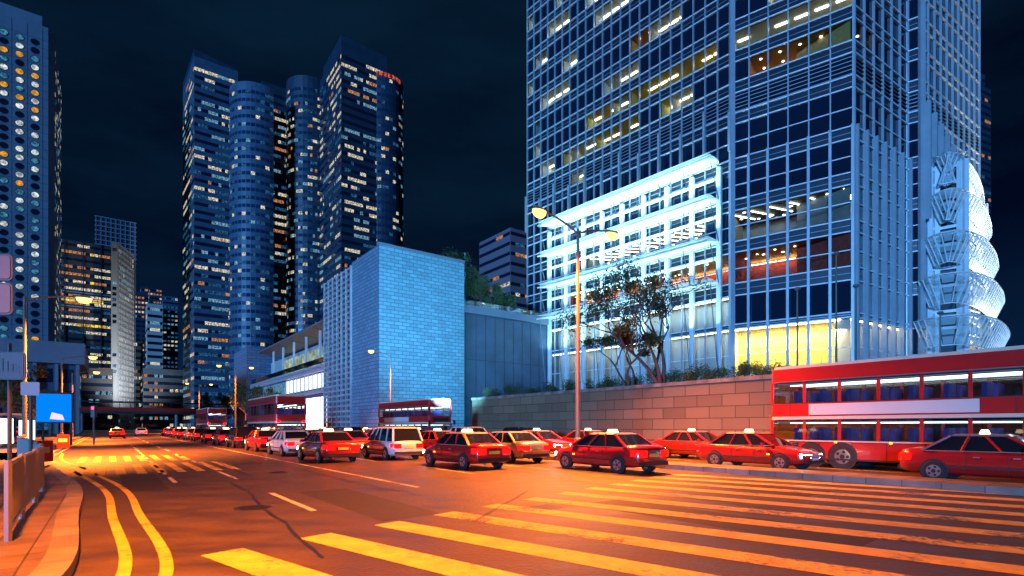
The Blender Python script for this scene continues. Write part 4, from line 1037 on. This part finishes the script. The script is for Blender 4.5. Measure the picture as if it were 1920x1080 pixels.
street_lamp(Vector((3.3, 26.7, 0.2)), 11.4, [-V * 2.1, V * 2.1], 'nearest double armed street lamp on the central reservation before the glass tower', PW * 0.75)
street_lamp(Vector((-28.6, 31.3, 0.14)), 9.2, [V * 2.3], 'single armed street lamp at far left before the round windowed tower', PW * 1.7)
street_lamp(P(7, -4.2, 0.14), 9.2, [V * 2.3], 'single armed street lamp on the near left pavement', PW * 0.5)
street_lamp(P(77, -4.2, 0.14), 9.2, [V * 2.3], 'single armed street lamp on the left pavement above the blue billboard', PW)
street_lamp(P(98, -4.2, 0.14), 9.2, [V * 2.3], 'farthest single armed street lamp on the left pavement', PW)
street_lamp(Vector((-15.9, 70, 0.14)), 11.0, [-V * 2.3], 'single armed street lamp on the right pavement before the tiled block', PW)
street_lamp(P(110, 18.7, 0.2), 12.4, [-V * 2.3, V * 2.3], 'second double armed street lamp down the central reservation', PW)
street_lamp(P(160, 18.7, 0.2), 12.4, [-V * 2.3, V * 2.3], 'farthest double armed street lamp down the central reservation', PW)
street_lamp(P(-16, 18.7, 0.2), 11.4, [-V * 2.1, V * 2.1], 'double armed street lamp on the central reservation beside the viewer', PW * 0.45)

# ---------------- vehicles ----------------
def loft(mb, secs, m, close=True):
    k = mb.mi(m); b = len(mb.v); n = len(secs[0])
    for sct in secs: mb.v += [tuple(p) for p in sct]
    for i in range(len(secs) - 1):
        for j in range(n):
            j2 = (j + 1) % n; mb.f.append((b + i * n + j, b + i * n + j2, b + (i + 1) * n + j2, b + (i + 1) * n + j)); mb.m.append(k)
    mb.f.append(tuple(b + j for j in range(n))[::-1]); mb.m.append(k)
    e_ = b + (len(secs) - 1) * n; mb.f.append(tuple(e_ + j for j in range(n))); mb.m.append(k)
def wheel(root, x, y, r, w, side):
    t_ = MB(); c = Vector((x, y, r))
    t_.tube([c - Vector((0, side * w / 2, 0)), c - Vector((0, side * w * .4, 0)), c + Vector((0, side * w * .4, 0)), c + Vector((0, side * w / 2, 0))], [r * .93, r, r, r * .93], 'rubber', 20)
    wh = t_.build('wheel', root, smooth=False)
    q = MB(); q.disc(c + Vector((0, side * (w / 2 + .004), 0)), (0, side, 0), r * .62, 'rim_metal', 16)
    q.disc(c + Vector((0, side * (w / 2 + .008), 0)), (0, side, 0), r * .2, 'plastic_black', 10)
    for k in range(5):
        an = 6.2832 * k / 5; q.disc(c + Vector((r * .42 * math.cos(an), side * (w / 2 + .008), r * .42 * math.sin(an))), (0, side, 0), r * .13, 'plastic_black', 8)
    q.build('rim', wh)
def make_car(name, label, cat, paint, roofpaint, taxi, group, tall=False):
    root = thing(name, label, cat, (0, 0, 0), group=group, world=False)
    st = [(-2.33, .72, .42, .80), (-2.28, .80, .30, .95), (-2.0, .845, .24, 1.02), (-1.5, .86, .22, 1.02), (-0.9, .865, .22, .98), (0, .865, .22, .96), (.7, .865, .22, .95), (1.05, .86, .22, .94), (1.5, .85, .22, .86), (2.0, .82, .24, .78), (2.25, .76, .30, .68), (2.34, .62, .40, .58)]
    secs = []
    for x, hw, zb, zt in st:
        h = zt - zb
        half = [(0, zb), (hw * .85, zb), (hw * .98, zb + h * .12), (hw, zb + h * .45), (hw * .985, zb + h * .72), (hw * .93, zb + h * .92), (hw * .80, zt), (hw * .4, zt + .015)]
        ring = [(x, y, z) for y, z in half] + [(x, 0, zt + .02)] + [(x, -y, z) for y, z in half[:0:-1]]
        secs.append([Vector(p) for p in ring])
    b = MB(); loft(b, secs, paint); b.build('body', root, smooth=True)
    # cabin
    def ring(x0, x1, hw, z): return [Vector((x0, -hw, z)), Vector((x1, -hw, z)), Vector((x1, hw, z)), Vector((x0, hw, z))]
    lo, hi = (ring(-2.22, 1.12, .80, .96), ring(-1.95, .34, .66, 1.62)) if tall else (ring(-1.72, 1.12, .79, .94), ring(-1.02, .30, .60, 1.42))
    b = MB(); b.hexa(lo + hi, 'car_glass'); b.build('window_glass', root)
    b = MB(); t0, t1 = (ring(-2.0, .38, .68, 1.61), ring(-1.85, .22, .56, 1.69)) if tall else (ring(-1.06, .34, .615, 1.41), ring(-.92, .2, .5, 1.475)); b.hexa(t0 + t1, roofpaint); zr = 1.61 if tall else 1.42; yr = .675 if tall else .615
    for sx in (-1, 1):
        for (xa, xb) in (((-2.22, -1.95), (-1.35, -1.3), (-.45, -.45), (.3, -.1), (1.12, .34)) if tall else ((-1.72, -1.02), (-.72, -.55), (.22, -.18), (1.12, .30))):
            wd = .10 if xa < -1 or xa > 1 else .05
            b.beam((xa, sx * .795, .95), (xb, sx * yr, zr), wd, .06, roofpaint if roofpaint != paint and False else paint)
    b.build('roof', root)
    for sx in (-1, 1):
        for x in (-1.38, 1.42):
            a = MB(); a.disc((x, sx * .868, .33), (0, sx, 0), .37, 'plastic_black', 20); a.build('wheel_arch', root)
            wheel(root, x, sx * .80, .315, .2, sx)
        l = MB(); l.hexa([Vector(p) for p in ((-2.345, sx * .40, .62), (-2.345, sx * .76, .62), (-2.0, sx * .862, .66), (-2.0, sx * .845, .66), (-2.335, sx * .40, .84), (-2.325, sx * .77, .84), (-2.0, sx * .862, .84), (-2.0, sx * .845, .84))], 'tail_red'); l.build('tail_light', root)
        l = MB(); l.hexa([Vector(p) for p in ((2.345, sx * .34, .50), (2.30, sx * .68, .50), (2.18, sx * .80, .52), (2.2, sx * .34, .50), (2.31, sx * .34, .64), (2.27, sx * .68, .65), (2.12, sx * .80, .67), (2.15, sx * .34, .64))], 'head_white'); l.build('headlight', root)
        m = MB(); m.cbox(.78, sx * .95, 1.0, .10, .20, .13, paint); m.build('wing_mirror', root)
        h = MB(); 
        for x in (-.35, .55): h.cbox(x, sx * .872, .78, .16, .02, .03, 'rim_metal')
        h.cbox(-.62, sx * .868, .58, .012, .006, .62, 'plastic_black'); h.cbox(.36, sx * .868, .58, .012, .006, .62, 'plastic_black'); h.cbox(-.1, sx * .873, .48, 2.2, .02, .05, 'plastic_black')
        h.cbox(-.3, sx * .845, .955, 2.7, .02, .025, 'rim_metal'); h.cbox(.95, sx * .872, .62, .12, .01, .05, 'indicator_amber'); h.build('door_trim', root)
    p = MB(); p.cbox(-2.345, 0, .68, .02, .5, .12, 'roof_amber' if False else 'yellow_paint'); p.build('rear_plate', root)
    p = MB(); p.cbox(2.345, 0, .45, .03, .46, .11, 'sign_white'); p.build('front_plate', root)
    p = MB(); p.cbox(-2.31, 0, .38, .12, 1.5, .14, 'plastic_black'); p.build('bumper', root); p = MB(); p.cbox(2.31, 0, .36, .12, 1.4, .12, 'plastic_black'); p.build('bumper', root)
    p = MB(); p.cbox(2.335, 0, .60, .03, .60, .10, 'rim_metal'); p.build('grille', root)
    p = MB(); p.tube([(-2.3, .5, .26), (-2.42, .5, .25)], .03, 'rim_metal', 8); p.build('exhaust_pipe', root)
    p = MB(); p.hexa([Vector(q) for q in ((-1.35, -.62, 1.0), (-1.0, -.55, 1.0), (-1.0, .55, 1.0), (-1.35, .62, 1.0), (-1.3, -.5, 1.18), (-1.05, -.5, 1.2), (-1.05, .5, 1.2), (-1.3, .5, 1.18))], 'seat_fabric'); p.build('rear_seat', root)
    if taxi:
        p = MB(); p.hexa([Vector(q) for q in ((-.42, -.24, 1.47), (-.24, -.24, 1.47), (-.24, .24, 1.47), (-.42, .24, 1.47), (-.38, -.2, 1.6), (-.28, -.2, 1.6), (-.28, .2, 1.6), (-.38, .2, 1.6))], 'roof_amber'); p.build('roof_light', root)
    return root
def make_bus():
    root = thing('double_decker_bus', 'x', 'bus', (0, 0, 0), group='double decker buses in the traffic', world=False)
    L, Wd, H = 11.4, 2.5, 4.35; hx = L / 2; hy = Wd / 2
    def shell(z0, z1, m, name, rnd=0.25):
        pl = []
        for cx_, cy_, a0 in ((hx - rnd, hy - rnd, 0), (-hx + rnd, hy - rnd, 90), (-hx + rnd, -hy + rnd, 180), (hx - rnd, -hy + rnd, 270)):
            for k in range(5): a = R(a0 + k * 22.5); pl.append((cx_ + rnd * math.cos(a), cy_ + rnd * math.sin(a)))
        b = BB if name == 'body' else MB(); b.prism(pl, z0, z1, m)
        if name != 'body': b.build(name, root)
    BB = MB()
    shell(.32, 1.12, 'bus_red', 'body'); shell(2.0, 2.14, 'bus_cream', 'body'); shell(2.14, 2.72, 'bus_red', 'body'); shell(3.62, H - .12, 'bus_red', 'roof'); shell(H - .12, H, 'bus_cream', 'roof_top', .5)
    b = BB
    for z0, z1 in ((1.12, 2.0), (2.72, 3.62)):
        for k in range(9):
            x = -hx + .05 + k * (L - .3) / 8
            for sy in (-1, 1): b.cbox(x + .06, sy * (hy - .045), (z0 + z1) / 2, .12, .07, z1 - z0, 'bus_red')
        for y in (-hy + .1, hy - .1):
            b.cbox(-hx + .08, y, (z0 + z1) / 2, .1, .14, z1 - z0, 'bus_red'); b.cbox(hx - .08, y, (z0 + z1) / 2, .1, .14, z1 - z0, 'bus_red')
    b.build('body', root)
    for z0, z1 in ((1.12, 2.0), (2.72, 3.62)):
        for k in range(8):
            x0 = -hx + .17 + k * (L - .3) / 8; x1 = x0 + (L - .3) / 8 - .12
            for sy in (-1, 1):
                w_ = MB(); y = sy * (hy - .03); w_.face([(x0, y, z0), (x1, y, z0), (x1, y, z1), (x0, y, z1)], 'bus_glass'); w_.build('window', root)
        for sx in (-1, 1):
            w_ = MB(); x = sx * (hx - .03); w_.face([(x, -hy + .15, z0), (x, hy - .15, z0), (x, hy - .15, z1), (x, -hy + .15, z1)], 'bus_glass'); w_.build('windscreen' if sx > 0 else 'rear_window', root)
    i_ = MB(); i_.cbox(0, 0, 1.9, L - .6, Wd - .2, .04, 'ceiling_white'); i_.cbox(0, 0, 3.57, L - .6, Wd - .2, .04, 'ceiling_white')
    for k in range(9):
        for y in (-.72, .72):
            for z in (1.12, 2.72):
                i_.cbox(-hx + 1.1 + k * 1.05, y, z + .22, .14, .85, .62, 'seat_fabric')
    i_.build('cabin_interior', root)
    i_ = MB()
    for z in (1.86, 3.53):
        for y in (-.55, .55): i_.cbox(0, y, z, L - 1.2, .12, .04, 'bus_tube')
    i_.build('ceiling_lights', root)
    for sy in (-1, 1):
        for x in (-3.9, -2.7, 3.3):
            a = MB(); a.disc((x, sy * (hy + .004), .5), (0, sy, 0), .56, 'plastic_black', 20); a.build('wheel_arch', root)
            wheel(root, x, sy * (hy - .14), .48, .3, sy)
        for z in (.8, 1.0, 1.95 + .2):
            l = MB(); l.cbox(-hx - .01, sy * 1.02, z, .05, .22, .13, 'tail_red'); l.build('tail_light', root)
        l = MB(); l.cbox(hx + .01, sy * .92, .72, .05, .36, .18, 'head_white'); l.build('headlight', root)
        m = MB(); m.cbox(hx + .25, sy * (hy + .1), 2.1, .12, .2, .4, 'plastic_black'); m.cbox(hx + .12, sy * (hy + .05), 2.32, .3, .04, .04, 'plastic_black'); m.build('wing_mirror', root)
    for k in range(6):
        l = MB()
        l.cbox(-hx + .8 + k * 1.95, -hy - .01, 1.06, .1, .03, .06, 'indicator_amber'); l.cbox(-hx + .8 + k * 1.95, hy + .01, 1.06, .1, .03, .06, 'indicator_amber'); l.build('side_marker', root)
    for x0, w_ in ((4.3, 1.05), (.2, 1.15)):
        dr = MB(); dr.cbox(x0, hy + .012, 1.2, w_, .03, 1.6, 'plastic_black')
        for q in (-.25, .25): dr.cbox(x0 + q * w_, hy + .03, 1.35, w_ * .38, .02, 1.15, 'car_glass')
        dr.build('door', root)
    tr_ = MB()
    for k in range(9):
        for sy in (-1, 1):
            tr_.cbox(-hx + .9 + k * 1.22, sy * (hy + .003), .72, .018, .006, .76, 'plastic_black'); tr_.cbox(-hx + .9 + k * 1.22, sy * (hy + .003), 2.43, .018, .006, .52, 'plastic_black')
    for sy in (-1, 1):
        tr_.cbox(0, sy * (hy + .008), 1.10, L - .8, .02, .05, 'bus_cream'); tr_.cbox(0, sy * (hy + .008), .36, L - .8, .03, .07, 'plastic_black'); tr_.cbox(0, sy * (hy + .006), 3.66, L - .5, .02, .04, 'rim_metal')
        tr_.cbox(-4.9, sy * (hy + .008), .8, .9, .015, .5, 'plastic_black')
        for q in range(6): tr_.cbox(-4.9, sy * (hy + .02), .6 + q * .08, .8, .01, .02, 'rim_metal')
        for z in (1.12, 2.0, 2.72, 3.62): tr_.cbox(0, sy * (hy - .01), z, L - .5, .03, .025, 'plastic_black')
        for k in range(8): x_ = -hx + .17 + (k + .5) * (L - .3) / 8; tr_.cbox(x_, sy * (hy - .02), 3.40, (L - .3) / 8 - .12, .02, .02, 'plastic_black'); tr_.cbox(x_, sy * (hy - .02), 1.80, (L - .3) / 8 - .12, .02, .02, 'plastic_black')
    tr_.build('body_trim', root)
    ad = MB(); ad.cbox(-1.2, -hy - .010, 2.43, 5.6, .012, .46, 'car_white'); ad.build('advert_panel', root)
    d_ = MB(); d_.cbox(hx + .0, 0, 2.36, .04, 1.7, .4, 'plastic_black'); d_.build('destination_board', root)
    return root
AW = math.atan2(U.y, U.x); TW = AW + math.pi
protos = {}
G1 = 'vehicles queueing on the road'
KIND = {'jeep': ('dark tall estate car', 'car_black', 'car_black', False, 'car'), 'wagon': ('white tall estate car', 'car_white', 'car_white', False, 'car'), 'taxi': ('red taxi', 'car_red', 'car_silver', True, 'taxi'), 'black': ('black saloon car', 'car_black', 'car_black', False, 'car'), 'white': ('white saloon car', 'car_white', 'car_white', False, 'car'),
        'silver': ('silver saloon car', 'car_silver', 'car_silver', False, 'car'), 'blue': ('dark blue saloon car', 'car_blue', 'car_blue', False, 'car')}
def put(kind, s_, t_, rz, label):
    random.seed(int(s_ * 10 + t_)); j = R(random.uniform(-1.2, 1.2)); loc = P(s_, t_, 0)
    if kind not in protos:
        if kind == 'bus': o = make_bus()
        else: k = KIND[kind]; o = make_car('taxi' if kind == 'taxi' else 'estate_car' if kind in ('jeep', 'wagon') else 'saloon_car', '', k[4], k[1], k[2], k[3], G1, kind in ('jeep', 'wagon'))
        protos[kind] = o; o.location = loc; o.rotation_euler = (0, 0, rz + j); o['label'] = label
    else: dup(protos[kind], loc, rz + j, label)
LANES = [  # (t, start s, direction, lane words, sequence)
    (8.7, 27.0, AW, 'nearest departing lane', 'taxi white taxi jeep taxi taxi black silver taxi taxi blue taxi'),
    (12.1, 19.5, AW, 'middle departing lane', 'taxi wagon taxi taxi bus taxi black taxi bus taxi taxi white'),
    (15.6, 14.5, AW, 'departing reservation lane', 'taxi silver taxi taxi jeep taxi white taxi taxi blue taxi silver taxi'),
    (21.5, 4.0, TW, 'oncoming reservation lane', 'taxi taxi black taxi wagon taxi silver taxi taxi taxi taxi blue taxi taxi'),
    (25.0, 6.5, TW, 'oncoming kerb lane', 'bus taxi taxi jeep taxi bus taxi taxi silver taxi taxi white bus taxi'),
]
for t_, s0, rz, words, seq in LANES:
    s_ = s0
    for i, k in enumerate(seq.split()):
        ln = 11.4 if k == 'bus' else 4.7
        if i: s_ += ln / 2
        nm = 'red double decker bus' if k == 'bus' else KIND[k][0] + (' with silver roof' if k == 'taxi' else '')
        put(k, s_, t_, rz, '%s, %s from the crossing in the %s' % (nm, ORD[i], words))
        random.seed(i * 13 + int(t_ * 7)); s_ += ln / 2 + random.uniform(1.4, 3.2) + i * 0.25
# cars in the open lanes far off
put('taxi', 96, 0.9, AW, 'red taxi far down the open left lane, tail lights glowing')
put('white', 118, 4.6, AW, 'white saloon car far down the open lanes ahead of the red taxi')
put('taxi', 140, 1.2, AW, 'most distant red taxi in the open left lane')

# ---------------- footbridge across the road far off ----------------
base = P(215, -8, 0); root = thing('footbridge', 'red and dark covered footbridge spanning the road far away', 'footbridge', base)
b = MB(); b.box(P(215, -9, 6.0), V * 44, U * 4, Z(0.8), 'dark_steel'); b.build('deck', root)
b = MB(); b.box(P(214.9, -9, 6.8), V * 44, U * 0.15, Z(1.2), 'sign_red'); b.box(P(219, -9, 6.8), V * 44, U * 0.15, Z(1.2), 'sign_red'); b.build('parapet', root)
b = MB(); b.box(P(214.5, -9, 9.6), V * 44, U * 5, Z(0.35), 'brown_cladding'); b.build('roof', root)
for t_ in (-7, 18.6, 31):
    b = MB(); b.tube([P(217, t_, 0), P(217, t_, 6.0)], 0.55, 'concrete', 12); b.build('column', root)
b = MB()
for k in range(16): b.box(P(214.8, -8.8 + k * 2.85, 7.9), V * 0.15, U * 0.15, Z(1.8), 'dark_steel')
b.build('roof_posts', root)

# ---------------- left pavement furniture ----------------
def rail_panel(pa, pb, i):
    root = thing('pedestrian_railing', ORD[i] + ' grey railing panel along the left kerb, counted from the viewer', 'railing', pa, group='railings along the left kerb')
    d_ = (pb - pa); n_ = 12; fr = MB()
    for z in (0.18, 1.05): fr.beam(pa + Z(z), pb + Z(z), 0.05, 0.05, 'rail_paint')
    for e_ in (pa, pb): fr.beam(e_, e_ + Z(1.1), 0.06, 0.06, 'rail_paint')
    fr.build('frame', root); fr = MB()
    for k in range(1, n_): q = pa + d_ * (k / n_); fr.beam(q + Z(0.18), q + Z(1.05), 0.022, 0.022, 'rail_paint')
    fr.build('bars', root)
KL = offs(KS, -0.75); acc = []; tot = 0
i = 0; cur = None; cnt = 0
line = [p for p in KL if p.y > 7.2]
segs = []
pos = line[0]; k = 1
while cnt < 14 and k < len(line):
    need = 2.4; q = pos
    while k < len(line) and (line[k] - q).length < need:
        need -= (line[k] - q).length; q = line[k]; k += 1
    if k >= len(line): break
    q = q + (line[k] - q).normalized() * need
    segs.append((pos.copy(), q.copy())); pos = q; cnt += 1
for i, (a, b_) in enumerate(segs):
    rail_panel(a + Z(0.14), b_ + Z(0.14) - (b_ - a).normalized() * 0.12, i)
# red and white board hung on the railing
for i, (px0, px1, d_, z0, z1, lab) in enumerate(((62, 100, 21, 0.30, 1.15, 'red and white banner board tied to the railing nearest the crossing'), (108, 130, 34, 0.35, 1.2, 'small red and white board on the railing further along'))):
    a = at(px0, d_, 0); b_ = at(px1, d_ + 0.6, 0); m = MB(); dd = b_ - a; nn_ = Vector((0, -0.04, 0))
    m.box(a + Z(z0), dd, nn_, Z(z1 - z0), 'sign_red'); m.box(a + dd * .12 + nn_ * 1.3 + Z(z0 + (z1 - z0) * .42), dd * .76, nn_ * .3, Z((z1 - z0) * .28), 'sign_white')
    o = m.build('banner_board', origin=a + Z(z0)); tag(o, lab, 'banner')
# blue lit billboard
base = at(101, 44, 0.14); root = thing('billboard', 'large plain blue lit billboard with a small pale patch beside the left pavement', 'billboard', base)
m = MB(); a = at(68, 44, 2.1); dd = at(134, 45.5, 2.1) - a; nn_ = Vector((0.02, -0.12, 0)); m.box(a - nn_ * 2 - dd * .02 + Z(-.1), dd * 1.04, nn_ * 2, Z(2.6), 'dark_steel'); m.build('frame', root)
m = MB(); m.face([a + nn_ * .1, a + dd + nn_ * .1, a + dd + nn_ * .1 + Z(2.35), a + nn_ * .1 + Z(2.35)], 'screen_blue'); m.build('screen', root)
m = MB(); q = a + dd * .38 + nn_ * .2 + Z(.25); m.face([q, q + dd * .42 + Z(-.1), q + dd * .36 + Z(.35), q + dd * .06 + Z(.55)], 'screen_white'); m.build('screen_picture', root)
for f_ in (.1, .9):
    m = MB(); q = a + dd * f_; m.tube([Vector((q.x, q.y + .3, .14)), Vector((q.x, q.y + .3, 2.2))], .08, 'dark_steel'); m.build('post', root)
# bus stop shelters with lit panels under it
for i, (s_, lab) in enumerate(((52, 'lit glass bus shelter just past the blue billboard'), (66, 'farther lit glass bus shelter on the left pavement'))):
    base = P(s_, -6.0, 0.14); root = thing('bus_shelter', lab, 'bus shelter', base)
    m = MB(); m.box(base + Z(2.4) - V * .9, U * 6, V * 1.8, Z(.12), 'grey_steel'); m.build('roof', root)
    m = MB(); m.box(base - V * .8, U * 6, V * .04, Z(2.4), 'canopy_glass'); m.build('back_panel', root)
    for k in range(4): m = MB(); m.box(base - V * .85 + U * (k * 1.96), U * .1, V * .1, Z(2.4), 'dark_steel'); m.build('post', root)
    m = MB(); m.box(base - V * .6 + Z(.35), U * .15, V * 1.1, Z(1.8), 'shop_white'); m.build('advert_panel', root)
    m = MB(); m.box(base - V * .5 + U * 1 + Z(.4), U * 3.5, V * .35, Z(.06), 'aluminium'); m.build('seat', root)
# sign backs at the left edge
def rounded(mb, c, ax, w, h, r_, m, th=0.03, off=Vector((0, 0, 0))):
    pts = []
    for cx_, cz_, a0 in ((w / 2 - r_, h / 2 - r_, 0), (-w / 2 + r_, h / 2 - r_, 90), (-w / 2 + r_, -h / 2 + r_, 180), (w / 2 - r_, -h / 2 + r_, 270)):
        for k in range(5): a = R(a0 + k * 22.5); pts.append(c + off + ax * (cx_ + r_ * math.cos(a)) + Z(cz_ + r_ * math.sin(a)))
    nn_ = Vector((-ax.y, ax.x, 0)); n_ = len(pts); b = len(mb.v); kk = mb.mi(m)
    mb.v += [tuple(p - nn_ * th / 2) for p in pts] + [tuple(p + nn_ * th / 2) for p in pts]
    mb.f.append(tuple(b + i for i in range(n_))); mb.m.append(kk); mb.f.append(tuple(b + n_ + i for i in reversed(range(n_)))); mb.m.append(kk)
    for i in range(n_): j = (i + 1) % n_; mb.f.append((b + j, b + i, b + n_ + i, b + n_ + j)); mb.m.append(kk)
AX = Vector((1, 0.1, 0)).normalized()
base = at(-14, 9.5, 0.14); root = thing('road_sign', 'purple grey two panel road sign with rounded corners high at the left edge', 'sign', base)
m = MB(); m.tube([base, base + Z(4.9)], .04, 'dark_steel', 10); m.build('pole', root)
for k, (py0, py1) in enumerate(((476, 526), (530, 590))):
    c_ = at(-12, 9.4, 1.7 + (800 - (py0 + py1) / 2) / 1000 * 9.4); hh = (py1 - py0) / 1000 * 9.4
    m = MB(); rounded(m, c_, AX, .64, hh, .08, 'plastic_black'); rounded(m, c_, AX, .57, hh - .07, .05, 'sign_purple', .03, Vector((0, -.012, 0))); m.build('sign_panel', root)
base = at(18, 10.5, 0.14); root = thing('direction_sign', 'maroon direction sign with three dark bars and an arrow at the left edge', 'sign', base)
m = MB(); m.tube([base, base + Z(3.2)], .035, 'dark_steel', 10); m.build('pole', root)
c_ = at(16, 10.4, None, 686); m = MB(); rounded(m, c_, AX, .62, .54, .07, 'sign_mark'); rounded(m, c_, AX, .57, .49, .05, 'sign_maroon', .03, Vector((0, -.012, 0))); m.build('sign_panel', root)
m = MB(); o_ = Vector((0, -.032, 0))
for k in range(3): m.box(c_ + AX * (-.12 + k * .09) + o_ + Z(-.10 + k * 0.0), AX * .05, Vector((0, -.006, 0)), Z(.24 - k * .05), 'sign_mark')
m.face([c_ + o_ + AX * .14 + Z(-.10), c_ + o_ + AX * .26 + Z(-.03), c_ + o_ + AX * .14 + Z(.05)], 'sign_mark'); m.box(c_ + o_ + AX * -.15 + Z(-.14), AX * .38, Vector((0, -.006, 0)), Z(.03), 'sign_mark'); m.build('sign_symbol', root)
base = at(58, 17, 0.14); root = thing('stop_sign_board', 'bright red rectangular board on a post behind the maroon sign', 'sign', base)
m = MB(); m.tube([base, base + Z(2.6)], .05, 'pole_paint', 8); m.build('pole', root)
c_ = at(57, 16.9, None, 729); m = MB(); rounded(m, c_, AX, .55, .42, .04, 'sign_red'); m.build('sign_panel', root)
# traffic lights by the second crossing
base = at(176, 46, 0.14); root = thing('traffic_light', 'traffic light with red signal lit on the left kerb far ahead', 'traffic light', base)
m = MB(); m.tube([base, base + Z(3.4)], .07, 'pole_paint', 10); m.build('pole', root)
m = MB(); m.cbox(base.x, base.y, 3.0, .34, .28, 1.0, 'plastic_black'); m.build('signal_head', root)
m = MB(); m.disc((base.x, base.y - .15, 3.3), (0, -1, 0), .11, 'signal_red', 14); m.build('signal_lamp', root)

for o in list(bpy.data.objects):
    if '_w' in o: del o['_w']
